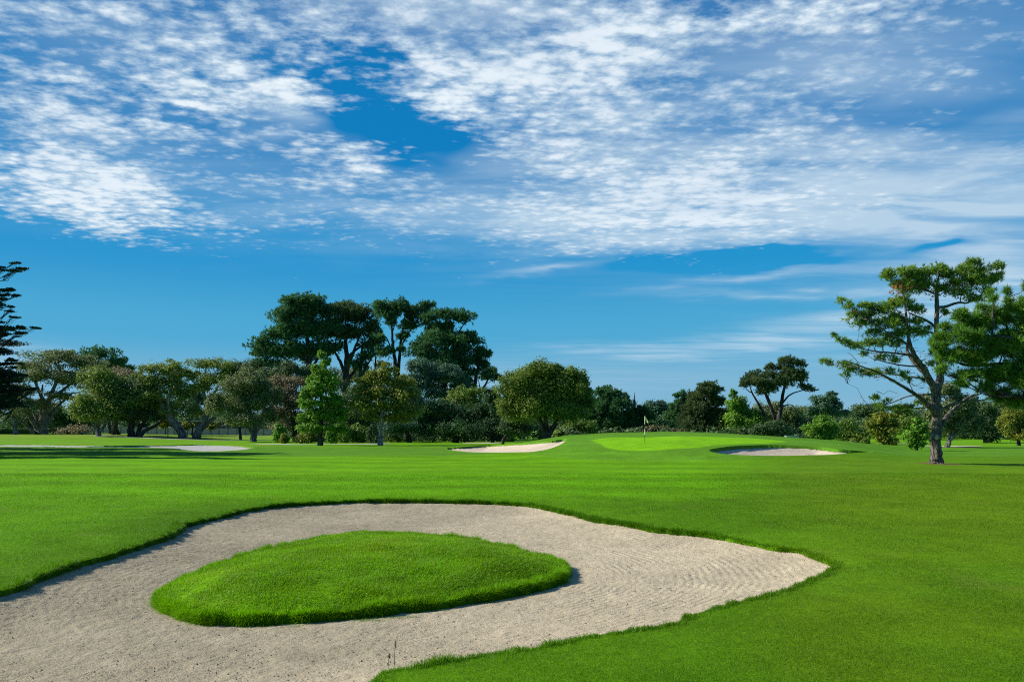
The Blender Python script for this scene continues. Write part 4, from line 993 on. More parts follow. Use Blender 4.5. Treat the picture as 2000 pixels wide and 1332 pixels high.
# ------------------------------------------------------------------ near trees
HY = PINE_Y
pine = plant('pine_tree', 'big lone pine on bare mulch at the right, thick grey trunk and layered open crown', 'tree', None, 601, HY, 1832, 'hero', 'pine',
  [(1738,542,13,9),(1728,535,8,6),(1768,535,18,13),(1790,548,20,14),(1812,535,16,11),(1832,528,18,9),(1775,562,24,10),(1812,562,22,10),(1848,540,14,10),(1845,565,14,8),(1752,556,10,6),
   (1880,533,18,9),(1905,518,16,10),(1918,530,14,10),(1890,550,24,12),(1915,553,18,14),(1948,522,11,9),(1955,540,10,8),(1940,548,8,6),(1880,572,20,7),(1902,586,14,8),(1925,570,10,7),(1865,556,14,8),
   (1645,588,7,5),(1655,602,9,8),(1668,618,14,9),(1682,600,10,6),(1680,632,14,8),(1705,600,9,6),(1700,618,14,9),(1722,608,16,12),(1742,600,14,13),(1765,592,15,12),(1728,634,22,12),(1755,628,20,14),(1785,605,13,10),(1770,650,22,9),(1742,658,20,8),(1790,632,12,8),(1800,652,10,5),(1712,650,14,7),
   (1630,657,6,4),(1640,665,8,4),(1655,672,11,5),(1675,678,14,5),(1698,672,14,6),(1722,672,16,6),(1748,674,12,5),(1690,690,9,3),
   (1612,706,8,5),(1622,712,6,4),(1645,714,12,5),(1665,722,15,6),(1688,730,14,6),(1655,732,7,4),(1712,728,13,5),(1738,728,12,4),(1765,732,9,4),(1725,700,15,4),(1750,705,9,4),(1775,742,5,5),
   (1848,612,7,6),(1818,690,6,5),(1822,712,6,5),(1806,742,5,3),(1852,640,5,4),(1832,660,6,4),(1812,642,6,4),(1846,690,6,5),
   (1712,778,9,4),(1722,795,12,5),(1745,800,14,4),(1770,795,8,3),(1795,788,6,4),(1735,785,7,3)],
  [[(1832,905,0,0.440),(1829,890,0,0.334),(1827,862,0,0.304),(1829,825,0,0.290),(1829,790,0,0.290),(1828,757,0,0.273)],
   [(1829,765,0,0.264),(1838,730,.1,0.211),(1834,685,.1,0.167),(1831,640,.1,0.141),(1832,598,.1,0.132),(1831,565,.1,0.097),(1836,535,.1,0.044)],
   [(1826,765,0,0.211),(1812,740,-.2,0.194),(1795,717,-.4,0.176),(1778,697,-.5,0.150),(1768,675,-.6,0.114),(1762,640,-.6,0.079),(1758,600,-.6,0.053),(1751,560,-.6,0.026)],
   [(1829,755,.2,0.211),(1812,725,.5,0.158),(1793,700,.7,0.123),(1784,680,.8,0.088),(1788,650,.8,0.053),(1790,610,.8,0.035)],
   [(1826,812,0,0.176),(1812,798,-.4,0.150),(1790,782,-.8,0.123),(1765,768,-1.1,0.106),(1730,750,-1.4,0.079),(1695,733,-1.6,0.062),(1660,720,-1.7,0.040),(1625,708,-1.7,0.018)],
   [(1833,838,0,0.176),(1848,822,.3,0.150),(1868,806,.7,0.123),(1890,790,1.0,0.106),(1915,774,1.2,0.079),(1945,766,1.4,0.044)],
   [(1832,803,0,0.114),(1855,790,-.4,0.088),(1880,782,-.8,0.062),(1900,783,-1,0.044),(1925,770,-1.2,0.026)],
   [(1832,600,.1,0.106),(1850,598,.2,0.088),(1875,590,.2,0.070),(1895,590,.3,0.053),(1920,575,.3,0.040),(1948,550,.3,0.022)],
   [(1831,640,.1,0.088),(1812,625,.2,0.070),(1796,618,.2,0.053),(1778,610,.2,0.026)],
   [(1834,660,.1,0.088),(1815,650,-.2,0.070),(1800,652,-.3,0.053),(1790,640,-.3,0.026)],
   [(1768,680,-.6,0.079),(1745,665,-.8,0.062),(1715,650,-.9,0.044),(1680,628,-1,0.031),(1655,605,-1,0.018)],
   [(1778,697,-.5,0.070),(1745,690,-.2,0.053),(1710,686,0,0.040),(1675,678,.1,0.026),(1638,662,.2,0.013)],
   [(1795,717,-.4,0.053),(1760,712,.3,0.044),(1725,702,.6,0.026)],
   [(1811,740,.1,0.053),(1785,735,.4,0.044),(1750,730,.6,0.026)],
   [(1826,770,0,0.062),(1790,772,.8,0.044),(1760,785,1.2,0.035),(1725,793,1.5,0.018)],
   [(1830,560,.1,0.062),(1810,548,.3,0.044),(1780,545,.5,0.035),(1742,545,.6,0.018)],
   [(1832,575,.1,0.062),(1800,570,-.5,0.044),(1775,560,-.6,0.026)],
   [(1830,740,0,0.044),(1845,728,.6,0.026),(1862,732,.9,0.018)],
   [(1653,713,-1.7,0.018),(1640,700,-1.8,0.013),(1631,694,-1.8,0.009)]],
  style='tuft', dens=1.0, jit=.34, lpx=2.0, tl=3.4, nn=9, tw=0.5, sub=.33, nsub=1.15, depth=1.1, flat=.9, br_r=.035)
# dead rusty sprays inside the crown and bare twigs
def dead_sprays():
    r = np.random.default_rng(77); T = Tubes(); LV = []; LF = []; n0 = 0
    for (a, b, dy) in [(1752,562,-.6),(1760,568,-.4),(1743,572,-.5),(1830,572,.3),(1840,568,.5),(1795,600,.4),(1870,565,.3),(1720,690,.2),(1885,560,.4)]:
        c = P3(a, b, HY, dy); C = c + r.normal(size=(14, 3)) * np.array([.22, .2, .2]); D = rand_dirs(14, r)
        V, Fq = tuft_tris(C, D, np.full(14, .2), 9, np.full(14, .03), r); LV.append(V); LF.append(Fq + n0); n0 += len(V)
    link_mesh('dead_needles', np.concatenate(LV), np.concatenate(LF), L['dead'], pine)
    for k in range(150):
        a = r.choice([1700, 1720, 1745, 1760, 1800, 1815, 1850, 1860, 1790, 1770]) + r.normal() * 10; b = r.choice([700, 715, 735, 750, 780, 640, 660, 690]) + r.normal() * 8
        p0 = P3(a, b, HY, r.uniform(-1, 1)); p1 = p0 + np.array([r.normal() * .5, r.normal() * .4, r.uniform(-.25, .35)])
        T.add(curve(p0, p1, .1, r, 5, .08), np.linspace(.018, .006, 5), 4)
    tag(T.build('dead_twigs', BK['pale'], pine), kind='stuff')
    # the sawn-off knot low on the trunk
    import bmesh
    bm = bmesh.new(); bmesh.ops.create_uvsphere(bm, u_segments=14, v_segments=8, radius=.17)
    me = bpy.data.meshes.new('trunk_knot'); 
    for v in bm.verts: v.co.y *= .45; v.co.x *= 1.1 + .12 * math.sin(v.co.z * 20)
    bm.to_mesh(me); bm.free(); me.materials.append(BK['pale'])
    o = bpy.data.objects.new('trunk_knot', me); COL.objects.link(o); o.parent = pine
    q = P3(1824, 853, HY, -.38); o.location = Vector(q) - pine.location
dead_sprays()

fresh = plant('pine_tree', 'vivid green bushy pine cut by the right edge, upright candle shoots on top', 'tree', None, 602, 36, 2070, 'fresh', 'dark',
  [(1873,622,13,12),(1895,640,18,12),(1850,662,16,11),(1838,680,12,8),(1883,668,26,18),(1925,638,20,16),(1955,622,18,16),(1862,700,18,12),(1905,700,28,20),(1960,680,30,26),(2005,650,32,30),
   (1895,735,17,10),(1940,738,28,18),(1990,740,34,30),(2050,700,50,50),(1925,760,16,9),(1960,778,20,12),(2005,790,28,14),(2050,620,40,36),(2100,660,60,70),(2110,770,60,40),(1985,610,14,14),(1880,752,10,6),(1845,722,9,6),
   (1930,590,6,7),(1924,602,9,5),(1938,605,8,5),(1931,575,4,7),(1973,590,6,6),(1966,605,8,5),(1982,603,8,5),(1972,572,4,8),(2015,590,8,12),(2008,560,5,9),(1905,625,9,10),(1852,640,7,8)],
  [[(2070,960,0,.42),(2070,850,0,.36),(2068,760,0,.30),(2062,680,0,.22),(2055,600,0,.14),(2052,540,0,.05)],
   [(2066,730,0,.16),(2010,715,.2,.12),(1960,710,.4,.09),(1900,712,.4,.06),(1865,700,.4,.03)],[(2062,690,0,.14),(2000,670,-.3,.10),(1940,660,-.5,.07),(1880,660,-.6,.04)],
   [(1930,660,-.3,.05),(1931,620,-.3,.04),(1931,570,-.3,.015)],[(1975,650,.3,.05),(1973,610,.3,.04),(1973,562,.3,.015)],[(2067,775,0,.14),(2010,780,-.4,.1),(1960,775,-.7,.06)]],
  style='tuft', dens=1.6, lpx=2.6, tl=4.0, nn=12, tw=0.4, sub=.34, nsub=1.1, depth=.9, flat=.9, br_r=.04)

# black conifer at the left edge: long flat boughs
def boughs(tips, cx, r):
    out = []
    for (tx, ty, th) in tips:
        k = max(3, int((tx - cx) / 20))
        for j in range(k):
            t = (j + .6) / k
            out.append((cx + (tx - cx) * t, ty + (1 - t) * r.uniform(2, 9) - 3 * t, (tx - cx) / k * .75 * (1.1 - .5 * t ** 3), th * (1.25 - .75 * t), r.uniform(-1.6, 1.6)))
    return out
rB = np.random.default_rng(42)
bl = boughs([(-6,500,3),(52,521,5),(28,530,5),(18,538,3),(26,567,7),(30,577,6),(8,585,4),(14,597,3),(14,607,3),(30,622,5),(8,632,4),(64,642,6),(46,650,7),(30,658,6),
             (4,702,6),(48,710,5),(36,722,5),(50,735,6),(60,745,5),(44,757,6),(66,762,5),(50,775,7),(40,790,7),(52,795,4)], -120, rB)
bl += [(-120, y, 46 + (y - 440) * .24, 16, rB.uniform(-3, 3)) for y in range(470, 830, 24)] + [(-190, y, 40 + (y - 440) * .2, 14, rB.uniform(-3, 3)) for y in range(470, 830, 26)] + [(-10, y, 42, 12, rB.uniform(-1, 1)) for y in (728, 748, 768, 788)]
plant('cypress_tree', 'black conifer cut by the left edge, long flat drooping boughs against the sky', 'tree', 'dark conifers at the left edge', 603, 70, -120, 'cypress', 'dark', bl,
      [[(-120,900,0,.6),(-120,750,0,.45),(-120,600,0,.3),(-120,420,0,.06)]], style='drape', dens=2.6, lpx=2.4, zf=.16, jit=.10, sub=.36, flat=.7, depth=1.0, branches=True, nsub=.8, br_r=.05)
for i, (pxc, yy, top, w) in enumerate([(-200, 84, 440, 120), (-240, 98, 480, 120), (-270, 61, 350, 130)]):
    r_ = np.random.default_rng(700 + i)
    bb = [(pxc + r_.normal() * 12, y, w * (.35 + .65 * (y - top) / (800 - top)) * .75, 16) for y in range(top, 800, 24)]
    plant('cypress_tree', 'dark conifer just outside the left edge, known only by its long shadow on the grass', 'tree', 'conifers outside the frame that shade the left grass', 710 + i, yy, pxc, 'cypress', 'dark', bb, style='leaf', fill=.1, zf=.3, jit=.08, dens=.7, lpx=5.0, branches=False, trunk_r=.5)

# ------------------------------------------------------------------ flagstick, fence, house, small things
def flat_mat(name, col, rough=.6, var=0.0, scale=8.0):
    m, nt, b = new_mat(name, rough, .3)
    if var:
        tc = nt.nodes.new('ShaderNodeTexCoord'); n = noise_node(nt, tc.outputs['Object'], scale, 4.0, .65)
        c2 = tuple(c * (1 - var) for c in col); nt.links.new(mixrgb(nt, n.smooth(.3, .7), c2, col), b.inputs['Base Color'])
    else: b.inputs['Base Color'].default_value = (*col, 1)
    return m
M_WHITE = flat_mat('white_paint', (.8, .8, .76), .4, .06); M_BLACK = flat_mat('black_paint', (.02, .025, .02), .4, .2)
M_FLAG = flat_mat('flag_cloth', (.78, .82, .22), .8, .12, 12.)
def boxv(c, h):
    c = np.array(c); h = np.array(h)
    v = np.array([[x, y, z] for x in (-1, 1) for y in (-1, 1) for z in (-1, 1)]) * h + c
    f = np.array([[0, 1, 3, 2], [4, 6, 7, 5], [0, 4, 5, 1], [2, 3, 7, 6], [0, 2, 6, 4], [1, 5, 7, 3]]); return v, f
def boxes(name, items, mat, parent=None, **k):
    V = []; Q = []; n = 0
    for c, h in items:
        v, f = boxv(c, h); V.append(v); Q.append(f + n); n += 8
    return link_mesh(name, np.concatenate(V), np.concatenate(Q), mat, parent, **k)
fx, fy = px_on_ground(1259.5, 865.5); fz = float(H0(np.array([fx]), np.array([fy]))[0])
nt_ = M_FLAG.node_tree; tr_ = nt_.nodes.new('ShaderNodeBsdfTranslucent'); tr_.inputs[0].default_value = (.85, .9, .3, 1); mx_ = nt_.nodes.new('ShaderNodeMixShader'); mx_.inputs[0].default_value = .5
nt_.links.new(nt_.nodes['Principled BSDF'].outputs[0], mx_.inputs[1]); nt_.links.new(tr_.outputs[0], mx_.inputs[2]); nt_.links.new(mx_.outputs[0], nt_.nodes['Material Output'].inputs[0])
fl = empty('flagstick', (fx, fy, fz), 'yellow-flagged golf flagstick with black and white bands standing in the green', 'flagstick')
def seg(name, z0, z1, mat, rad=.028):
    T = Tubes(); T.add([(fx, fy, fz + z0), (fx, fy, fz + (z0 + z1) / 2), (fx, fy, fz + z1)], [rad * .8] * 3, 10); T.build(name, mat, fl)
seg('black_band', -.02, .66, M_BLACK); seg('white_band', .66, 1.10, M_WHITE, .032); seg('black_band', 1.10, 1.50, M_BLACK); seg('white_band', 1.50, 2.13, M_WHITE, .032)
# drooping pennant with folds
n1, n2 = 10, 8; Vf = []; 
for i in range(n1):
    t = i / (n1 - 1)
    for j in range(n2):
        q = j / (n2 - 1)
        x = .03 + .24 * t; z = 2.12 - .36 * t - q * (.30 + .02 * t) * (1 - .35 * t) - .06 * t * t
        Vf.append((fx + x, fy + .035 * math.sin(7 * t + 3 * q) * t, fz + z))
i_ = np.arange(n1 * n2).reshape(n1, n2); qf = np.stack([i_[:-1, :-1], i_[1:, :-1], i_[1:, 1:], i_[:-1, 1:]], -1).reshape(-1, 4)
flag_o = link_mesh('flag', Vf, qf, M_FLAG, fl, smooth=True)


def gz_at(x, y): return float(H0(np.array([x]), np.array([y]))[0])
M_WOOD = flat_mat('weathered_boards', (.46, .41, .40), .9, .4, 3.0); M_POST = flat_mat('fence_posts', (.20, .17, .16), .9, .3)
fe = empty('board_fence', ((350 - 1000) / F * 215, 215, 0), 'long weathered grey board fence behind the leaning oaks', 'fence')
items = []; posts = []; rr_ = np.random.default_rng(5)
px_ = 132.0
k = 0
while px_ < 562:
    x = (px_ - 1000) / F * 215; z = gz_at(x, 215.)
    items.append(((x, 215 + rr_.normal() * .012, z + .92 + rr_.normal() * .012), (.085, .012, .90)))
    if k % 13 == 0: posts.append(((x, 214.9, z + .98), (.07, .05, .98)))
    px_ += .185 / 215 * F; k += 1
boxes('boards', items, M_WOOD, fe)
for p in posts: boxes('post', [p], M_POST, fe)
x0, x1 = [(p - 1000) / F * 215 for p in (132, 562)]
boxes('rail', [(((x0 + x1) / 2, 215.06, 1.45), ((x1 - x0) / 2, .03, .05)), (((x0 + x1) / 2, 215.06, .45), ((x1 - x0) / 2, .03, .05))], M_POST, fe)
ho = empty('low_house', ((415 - 1000) / F * 236, 236, 0), 'low dark building with a long pale flat roof edge behind the fence', 'house')
hx0, hx1 = [(p - 1000) / F * 236 for p in (338, 500)]; hc = (hx0 + hx1) / 2; hw = (hx1 - hx0) / 2
M_WALL = flat_mat('dark_wall', (.07, .065, .06), .8, .3, 1.); M_ROOF = flat_mat('pale_roof_edge', (.42, .40, .37), .7, .2, 2.)
boxes('wall', [((hc, 240, 1.95), (hw - .6, 3.6, 1.95))], M_WALL, ho)
boxes('roof', [((hc, 240, 4.12), (hw, 4.3, .15))], M_ROOF, ho)
M_GLASS = flat_mat('window_glass', (.05, .07, .09), .1)
for k in range(4):
    wx = hc - hw * .65 + k * hw * .43
    w_ = boxes('window', [((wx - .8, 236.36, 2.3), (.05, .04, .62)), ((wx + .8, 236.36, 2.3), (.05, .04, .62)), ((wx, 236.36, 2.97), (.85, .04, .05)), ((wx, 236.36, 1.63), (.85, .04, .05))], M_ROOF, ho)
# light pole on the far left meadow
lx, ly = (328 - 1000) / F * 152, 152.; lz = gz_at(lx, ly)
lp = empty('light_pole', (lx, ly, lz), 'thin black pole standing on the grass left of the leaning oaks', 'pole')
T = Tubes(); T.add([(lx, ly, lz - .1), (lx, ly, lz + 1.8), (lx, ly, lz + 3.6)], [.085, .07, .06], 8); T.build('shaft', M_BLACK, lp)
boxes('lamp_head', [((lx, ly, lz + 3.65), (.18, .18, .12))], M_BLACK, lp)
# bench slab near the oaks
M_CONC = flat_mat('pale_concrete', (.42, .42, .40), .85, .2, 5.)
bx_, by_ = (172 - 1000) / F * 158, 158.; bz_ = gz_at(bx_, by_)
be = empty('stone_bench', (bx_, by_, bz_), 'long low pale-topped bench on the grass right of the fanned trunks', 'bench')
boxes('seat', [((bx_, by_, bz_ + .42), (1.55, .3, .05))], M_CONC, be)
for sx in (-1.2, 1.2): boxes('leg', [((bx_ + sx, by_, bz_ + .18), (.12, .22, .19))], M_BLACK, be)
# low dark brick wall / hedge at far left
hx = empty('hedge', ((35 - 1000) / F * 185, 185, gz_at((35 - 1000) / F * 185, 185.)), 'low clipped dark hedge at the far left edge', 'hedge')
r_ = np.random.default_rng(8); n = 9000; xa = (np.array([-40, 92]) - 1000) / F * 185
C = np.stack([r_.uniform(xa[0], xa[1], n), 185 + r_.uniform(-.7, .7, n), hx.location.z + r_.uniform(0, 1.35, n)], 1)
V, Fq = leaf_quads(C, rand_dirs(n, r_), r_.uniform(.10, .22, n), r_); link_mesh('foliage', V, Fq, L['oak_dark'], hx)
# parked dark red low train-like trailers between the trunks
M_RED = flat_mat('dull_red_paint', (.16, .03, .02), .5, .3, 2.); M_DARKM = flat_mat('dark_canopy', (.03, .03, .035), .6, .2)
for k, (pa, lab) in enumerate([(112, 'dark red canopied cart parked left, under the fanned grey trunks'), (136, 'dark red canopied cart parked right, beside the yellow-olive oak')]):
    cx_ = (pa - 1000) / F * 180; cz = gz_at(cx_, 180.)
    c_ = empty('golf_cart', (cx_, 180, cz), lab, 'cart', 'dark carts parked at the far left')
    boxes('body', [((cx_, 180, cz + .55), (1.15, .6, .25)), ((cx_ - .75, 180, cz + .85), (.2, .55, .2))], M_RED, c_)
    boxes('seat', [((cx_ + .35, 180, cz + .92), (.28, .5, .12)), ((cx_ + .62, 180, cz + 1.15), (.06, .5, .25))], M_DARKM, c_)
    boxes('canopy', [((cx_, 180, cz + 1.85), (1.0, .62, .04))], M_DARKM, c_)
    T = Tubes()
    for sx in (-.85, .85):
        for sy in (-.5, .5): T = Tubes(); T.add([(cx_ + sx, 180 + sy, cz + .7), (cx_ + sx * .95, 180 + sy, cz + 1.82)], [.03, .03], 6); T.build('canopy_post', M_DARKM, c_)
    for sx in (-.75, .75):
        for sy in (-.55, .55):
            T = Tubes(); T.add([(cx_ + sx, 180 + sy - .09, cz + .24), (cx_ + sx, 180 + sy - .085, cz + .24), (cx_ + sx, 180 + sy + .085, cz + .24), (cx_ + sx, 180 + sy + .09, cz + .24)], [.02, .24, .24, .02], 14); T.build('wheel', M_BLACK, c_)
# pale green service box behind the green
sx_, sy_ = (1546 - 1000) / F * 101, 101.; sz_ = max(gz_at(sx_, sy_), .6)
sb = empty('utility_box', (sx_, sy_, sz_), 'small pale green ground box half hidden behind the rim of the green', 'box')
boxes('cabinet', [((sx_, sy_, sz_ + .22), (.75, .35, .30))], flat_mat('pale_green_paint', (.25, .36, .30), .5, .1), sb)
boxes('lid', [((sx_, sy_, sz_ + .55), (.8, .4, .03))], flat_mat('pale_green_lid', (.36, .48, .42), .5, .1), sb)

# ------------------------------------------------------------------ cart path and distant sand
M_PATH = flat_mat('cart_path_concrete', (.46, .44, .40), .9, .18, 1.5)
def ribbon(name, pts, width, mat, lift=.03):
    P, _ = densify([(a, b, 0) for a, b in pts], [1] * len(pts), 14)
    t = np.gradient(P[:, :2], axis=0); t /= np.linalg.norm(t, axis=1, keepdims=True); nrm = np.stack([-t[:, 1], t[:, 0]], 1)
    V = []
    for s_ in (-1, -.33, .33, 1):
        q = P[:, :2] + nrm * width * .5 * s_; V.append(np.column_stack([q, H0(q[:, 0], q[:, 1]) + lift]))
    V = np.stack(V, 1).reshape(-1, 3); k = len(P)
    i = np.arange(k - 1)[:, None] * 4; j = np.arange(3)[None]
    Q = np.stack([i + j, i + 4 + j, i + 5 + j, i + 1 + j], -1).reshape(-1, 4)
    return tag(link_mesh(name, V, Q, mat, smooth=True), kind='structure')
ribbon('cart_path', [(-78, 150), (-74, 146), (-66, 143), (-58, 142), (-51, 144), (-46, 150)], 2.2, M_PATH)
ribbon('cart_path', [(-34, 106), (-30, 103.5), (-25, 103), (-20, 105), (-17, 110)], 2.2, M_PATH)
M_FARSAND = flat_mat('distant_sand', (.62, .54, .42), .95, .15, 1.)
def patch(name, px0, px1, Y, w, seed):
    a = np.linspace(0, 2 * np.pi, 40, endpoint=False); xa, xb = [(p - 1000) / F * Y for p in (px0, px1)]
    r1 = 1 + .15 * np.sin(3 * a + seed); X_ = (xa + xb) / 2 + (xb - xa) / 2 * np.cos(a) * r1; Y_ = Y + w * np.sin(a) * r1
    V = np.column_stack([X_, Y_, H0(X_, Y_) + .05]); c = np.array([[V[:, 0].mean(), V[:, 1].mean(), V[:, 2].mean() + .02]])
    V = np.vstack([V, c]); i = np.arange(40); Q = np.stack([i, (i + 1) % 40, np.full(40, 40)], 1)
    return tag(link_mesh(name, V, Q, M_FARSAND, smooth=True), kind='structure')
patch('distant_sand', 1808, 1912, 92, 2.6, 1.); patch('distant_sand', 1738, 1768, 108, 5.0, 2.); patch('distant_sand', 905, 975, 112, 3.0, 3.)

# ------------------------------------------------------------------ grass blades
def blade_mat():
    m = bpy.data.materials.new('grass_blades'); m.use_nodes = True; nt = m.node_tree; nt.nodes.clear()
    out = nt.nodes.new('ShaderNodeOutputMaterial'); at = nt.nodes.new('ShaderNodeAttribute'); at.attribute_name = 'Col'
    geo = nt.nodes.new('ShaderNodeNewGeometry'); rnd = X(nt, geo.outputs['Random Per Island'])
    sc = vecmath(nt, 'SCALE', at.outputs['Color']); nt.links.new((rnd * 0.7 + 0.95).s, sc.inputs['Scale'])
    df = nt.nodes.new('ShaderNodeBsdfPrincipled'); df.inputs['Roughness'].default_value = .5; df.inputs['Specular IOR Level'].default_value = .2
    tr = nt.nodes.new('ShaderNodeBsdfTranslucent'); mx = nt.nodes.new('ShaderNodeMixShader'); mx.inputs[0].default_value = .45
    nt.links.new(sc.outputs[0], df.inputs['Base Color']); nt.links.new(sc.outputs[0], tr.inputs['Color'])
    nt.links.new(df.outputs[0], mx.inputs[1]); nt.links.new(tr.outputs[0], mx.inputs[2]); nt.links.new(mx.outputs[0], out.inputs[0])
    return m
M_BLADE = blade_mat()
def blades(x, y, z, Ln, W, lean, col, r, droop=None, joint=True):
    n = len(x)
    th = r.uniform(0, 2 * np.pi, n); dx = np.cos(th) * lean; dy = np.sin(th) * lean
    if droop is not None: dx += droop[:, 0]; dy += droop[:, 1]
    up = np.ones(n) if droop is None else 1.0 - np.hypot(droop[:, 0], droop[:, 1]) * .9
    D = np.stack([dx, dy, up], 1); D /= np.linalg.norm(D, axis=1, keepdims=True)
    ph = r.uniform(0, np.pi, n); Sd = np.stack([np.cos(ph), np.sin(ph), np.zeros(n)], 1) * W[:, None] * .5
    B = np.stack([x, y, z - .01], 1)
    mid = B + D * Ln[:, None] * .55; bend = np.stack([dx, dy, -np.hypot(dx, dy) * .5], 1) * Ln[:, None] * .35
    tip = B + D * Ln[:, None] + bend
    if joint:
        V = np.stack([B - Sd, B + Sd, mid + Sd * .8, mid - Sd * .8, tip], 1).reshape(-1, 3)
        o = np.arange(n)[:, None] * 5
        return V, o + np.array([[0, 1, 2, 3]]), o + np.array([[3, 2, 4]]), np.repeat(col, 5, 0)
    V = np.stack([B - Sd, B + Sd, tip], 1).reshape(-1, 3); o = np.arange(n)[:, None] * 3
    return V, None, o + np.array([[0, 1, 2]]), np.repeat(col, 3, 0)
def lawn():
    r = np.random.default_rng(11); n = NB_LAWN
    y = 5.2 * (38 / 5.2) ** r.random(n); u = r.uniform(-.74, .74, n); x = u * y
    do, di, _ = ringsdf(x, y)
    k = (do > 0.0); x, y, do, di = x[k], y[k], do[k], di[k]; n = len(x)
    z = turf_z(x, y, do, di); col = grass_color(x, y, z, do, di)
    Ln = r.uniform(.022, .05, n) * (1 + .4 * fbm(x * 1.3, y * 1.3, 2, 3)) * np.where(y < 14, 1.0, 1.0 + (y - 14) * .02)
    W = .0035 * (.5 + y / 9.0)
    V, q, t, c = blades(x, y, z, Ln, W, r.uniform(.2, 1.1, n), col, r, joint=False)
    o = link_mesh('lawn_grass', V, t, M_BLADE, attrs={'Col': c}); tag(o, 'short mown green grass blades covering the turf round the near bunker', 'grass', None, 'stuff')
def island():
    r = np.random.default_rng(12); n = NB_ISLE
    lo, hi = ISLE.min(0), ISLE.max(0)
    x = r.uniform(lo[0], hi[0], n); y = r.uniform(lo[1], hi[1], n); do, di, _ = ringsdf(x, y)
    k = di < 0.0; x, y, do, di = x[k], y[k], do[k], di[k]; n = len(x)
    z = turf_z(x, y, do, di); col = grass_color(x, y, z, do, di)
    tuf = fbm(x * 2.2, y * 2.2, 3, 21)
    Ln = r.uniform(.03, .068, n) * (1 + .7 * np.clip(tuf, -.45, 1)) 
    straw = (r.random(n) < .09) * (1 + (tuf > .2)); col = np.where((straw > 0)[:, None], np.array([[.26, .27, .06]]), col)
    wind = np.tile([[.25, -.1]], (n, 1)) + .5 * np.stack([fbm(x * 1.5, y * 1.5, 2, 22), fbm(x * 1.5, y * 1.5, 2, 23)], 1)
    V, q, t, c = blades(x, y, z, Ln, .0055 * (.6 + y / 14), r.uniform(.1, .7, n), col, r, droop=wind)
    o = link_mesh('island_grass', V, [q, t], M_BLADE, attrs={'Col': c}); tag(o, 'longer shaggy green grass covering the island inside the bunker', 'grass', None, 'stuff')
def fringe():
    r = np.random.default_rng(13); Vs = []; qs = []; ts = []; cs = []; n0 = 0
    for poly, name, sgn, N, l0, l1 in ((OUTER, 'o', 1, NB_FR, .035, .075), (ISLE, 'i', -1, NB_FR, .04, .12)):
        seg_ = np.roll(poly, -1, 0) - poly; sl_ = np.hypot(seg_[:, 0], seg_[:, 1]); cs_ = np.concatenate([[0], np.cumsum(sl_)])
        t = r.random(N) * cs_[-1]; i = np.clip(np.searchsorted(cs_, t) - 1, 0, len(poly) - 1); f = (t - cs_[i]) / sl_[i]
        p = poly[i] + seg_[i] * f[:, None]
        off = np.abs(r.normal(size=N)) * .07
        nx = seg_[i, 1] / sl_[i]; ny = -seg_[i, 0] / sl_[i]
        x = p[:, 0]; y = p[:, 1]
        # turf side normal, found from the distance field
        do, di, _ = ringsdf(x + nx * .03, y + ny * .03)
        dd = do if sgn == 1 else di
        s = np.where((dd > 0) == (sgn == 1), 1.0, -1.0); nx = nx * s; ny = ny * s
        x = x + nx * off; y = y + ny * off
        k = y > 4.5; x, y, nx, ny, off = x[k], y[k], nx[k], ny[k], off[k]; n = len(x)
        do, di, _ = ringsdf(x, y); z = turf_z(x, y, do, di); bad = z < -.8; z = np.where(bad, -.28, z)
        hang = r.random(n) < .45
        z = z - hang * r.uniform(0, .14 if sgn == 1 else .16, n); x = x - nx * off * hang; y = y - ny * off * hang
        col = grass_color(x, y, z, do, di) * r.uniform(.95, 1.3, (n, 1))
        clump = fbm(x * 5, y * 5, 2, 33)
        Ln = r.uniform(l0, l1, n) * (1 + 1.0 * clump) * np.where(y > 16, 1.2, 1)
        dr = -np.stack([nx, ny], 1) * (r.uniform(-.2, .75, n) + .3 * hang)[:, None]
        V, q, t_, c = blades(x, y, z, Ln, .0045 * (.6 + y / 12), r.uniform(.1, .5, n), col, r, droop=dr)
        Vs.append(V); qs.append(q + n0); ts.append(t_ + n0); cs.append(c); n0 += len(V)
    o = link_mesh('edge_grass', np.concatenate(Vs), [np.concatenate(qs), np.concatenate(ts)], M_BLADE, attrs={'Col': np.concatenate(cs)})
    tag(o, 'ragged overhanging grass along the rims of the near bunker', 'grass', None, 'stuff')
NB_LAWN, NB_ISLE, NB_FR = 1500000, 420000, 130000
lawn(); island(); fringe()
def sprigs():
    r = np.random.default_rng(19); xs_ = []; ys_ = []
    for px, py, n in ((700, 1213, 50), (715, 1211, 60), (740, 1214, 30), (775, 1209, 60), (800, 1206, 30), (860, 1192, 40), (1010, 1163, 40), (985, 1166, 20), (575, 1224, 25), (560, 1221, 30), (520, 1224, 20), (1180, 1030, 30), (1230, 1036, 30), (1300, 1046, 40)):
        x, y = px_on_plane(px, py, -.41); xs_.append(x + r.normal(size=n * 3) * .09); ys_.append(y + r.normal(size=n * 3) * .05)
    x = np.concatenate(xs_); y = np.concatenate(ys_); do, di, _ = ringsdf(x, y); k = (do < -.02) & (di > .02); x, y, do, di = x[k], y[k], do[k], di[k]; n = len(x)
    col = np.tile([[.12, .24, .02]], (n, 1)) * r.uniform(.6, 1.3, (n, 1))
    V, q, t, c = blades(x, y, sand_z(x, y, do, di), r.uniform(.02, .06, n), np.full(n, .005), r.uniform(.4, 1.6, n), col, r)
    tag(link_mesh('grass_sprigs', V, [q, t], M_BLADE, attrs={'Col': c}), 'sparse creeping grass sprigs growing out of the sand below the island', 'grass', None, 'stuff')
sprigs()
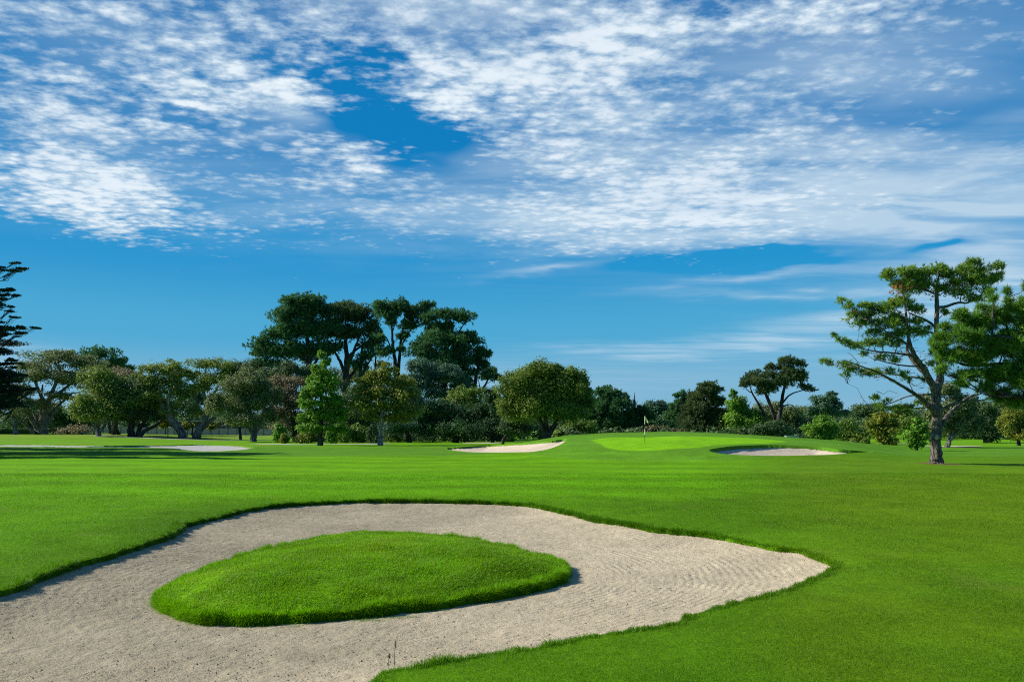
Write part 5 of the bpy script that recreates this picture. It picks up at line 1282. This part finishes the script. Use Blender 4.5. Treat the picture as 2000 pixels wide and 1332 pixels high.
def daisies():
    r = np.random.default_rng(23); n = 420; y = 6 * (22 / 6) ** r.random(n); x = r.uniform(-.7, .7, n) * y; do, di, _ = ringsdf(x, y)
    k = (di < -.1) & (r.random(n) < .6); x, y, do, di = x[k], y[k], do[k], di[k]; n = len(x)
    z = turf_z(x, y, do, di) + np.where(di < 0, .055, .03); N = rand_dirs(n, r) * .4 + np.array([0, 0, 1.0]); N /= np.linalg.norm(N, axis=1, keepdims=True)
    V, Fq = leaf_quads(np.stack([x, y, z], 1), N, r.uniform(.004, .007, n), r, 1.0)
    tag(link_mesh('daisies', V, Fq, M_WHITE), 'tiny white daisies dotted over the grass island', 'flowers', None, 'stuff')
daisies()

# tall dry stalks by the near rim
def stalk(px, py, h, label, seed):
    r = np.random.default_rng(seed); x, y = px_on_plane(px, py, -.06)
    root = empty('grass_stalk', (x, y, -.06), label, 'stalk', 'dry stalks on the near rim')
    T = Tubes(); p = [(x, y, -.06), (x + .004, y, -.06 + h * .5), (x + .012, y, -.06 + h)]; T.add(p, [.003, .0025, .002], 5); T.build('stem', flat_mat('dry_stem', (.10, .07, .04), .9), root)
    C = np.stack([np.full(40, x + .012) + r.normal(size=40) * .004, np.full(40, y) + r.normal(size=40) * .004, -.06 + h * r.uniform(.72, 1.03, 40)], 1)
    V, Fq = leaf_quads(C, rand_dirs(40, r), np.full(40, .008), r); link_mesh('seed_head', V, Fq, L['oak_brown'], root)
stalk(770, 1300, .24, 'taller thin dark seed stalk on the near bunker rim', 1); stalk(758, 1304, .13, 'shorter thin dark seed stalk left of the taller one', 2)

# small clods and pebbles lying on the near sand
def clods():
    r = np.random.default_rng(14); n = 110000
    y = 6 * (25 / 6) ** r.random(n); x = r.uniform(-.72, .5, n) * y; do, di, _ = ringsdf(x, y)
    dn = fbm(x * .8, y * .8, 3, 44)
    k = (do < -.05) & (di > .05) & (r.random(n) < .35 + .6 * dn); x, y, do, di = x[k], y[k], do[k], di[k]; n = len(x)
    z = sand_z(x, y, do, di); s = r.uniform(.002, .0065, n) + r.uniform(.003, .009, n) * (r.random(n) < .06)
    o8 = np.array([[1, 0, 0], [-1, 0, 0], [0, 1, 0], [0, -1, 0], [0, 0, 1], [0, 0, -1]], float)
    V = np.stack([x, y, z + s * .4], 1)[:, None, :] + (o8[None] + r.normal(size=(n, 6, 3)) * .22) * s[:, None, None] * np.array([1, 1, .75])
    f = np.array([[0, 2, 4], [2, 1, 4], [1, 3, 4], [3, 0, 4], [2, 0, 5], [1, 2, 5], [3, 1, 5], [0, 3, 5]])
    Fq = (np.arange(n)[:, None, None] * 6 + f[None]).reshape(-1, 3)
    o = link_mesh('sand_clods', V.reshape(-1, 3), Fq, flat_mat('sand_clods', (.34, .28, .20), .95, .5, 30.), smooth=False)
    tag(o, 'tiny clods and pebbles of sand scattered over the near bunker', 'clods', None, 'stuff')
clods()
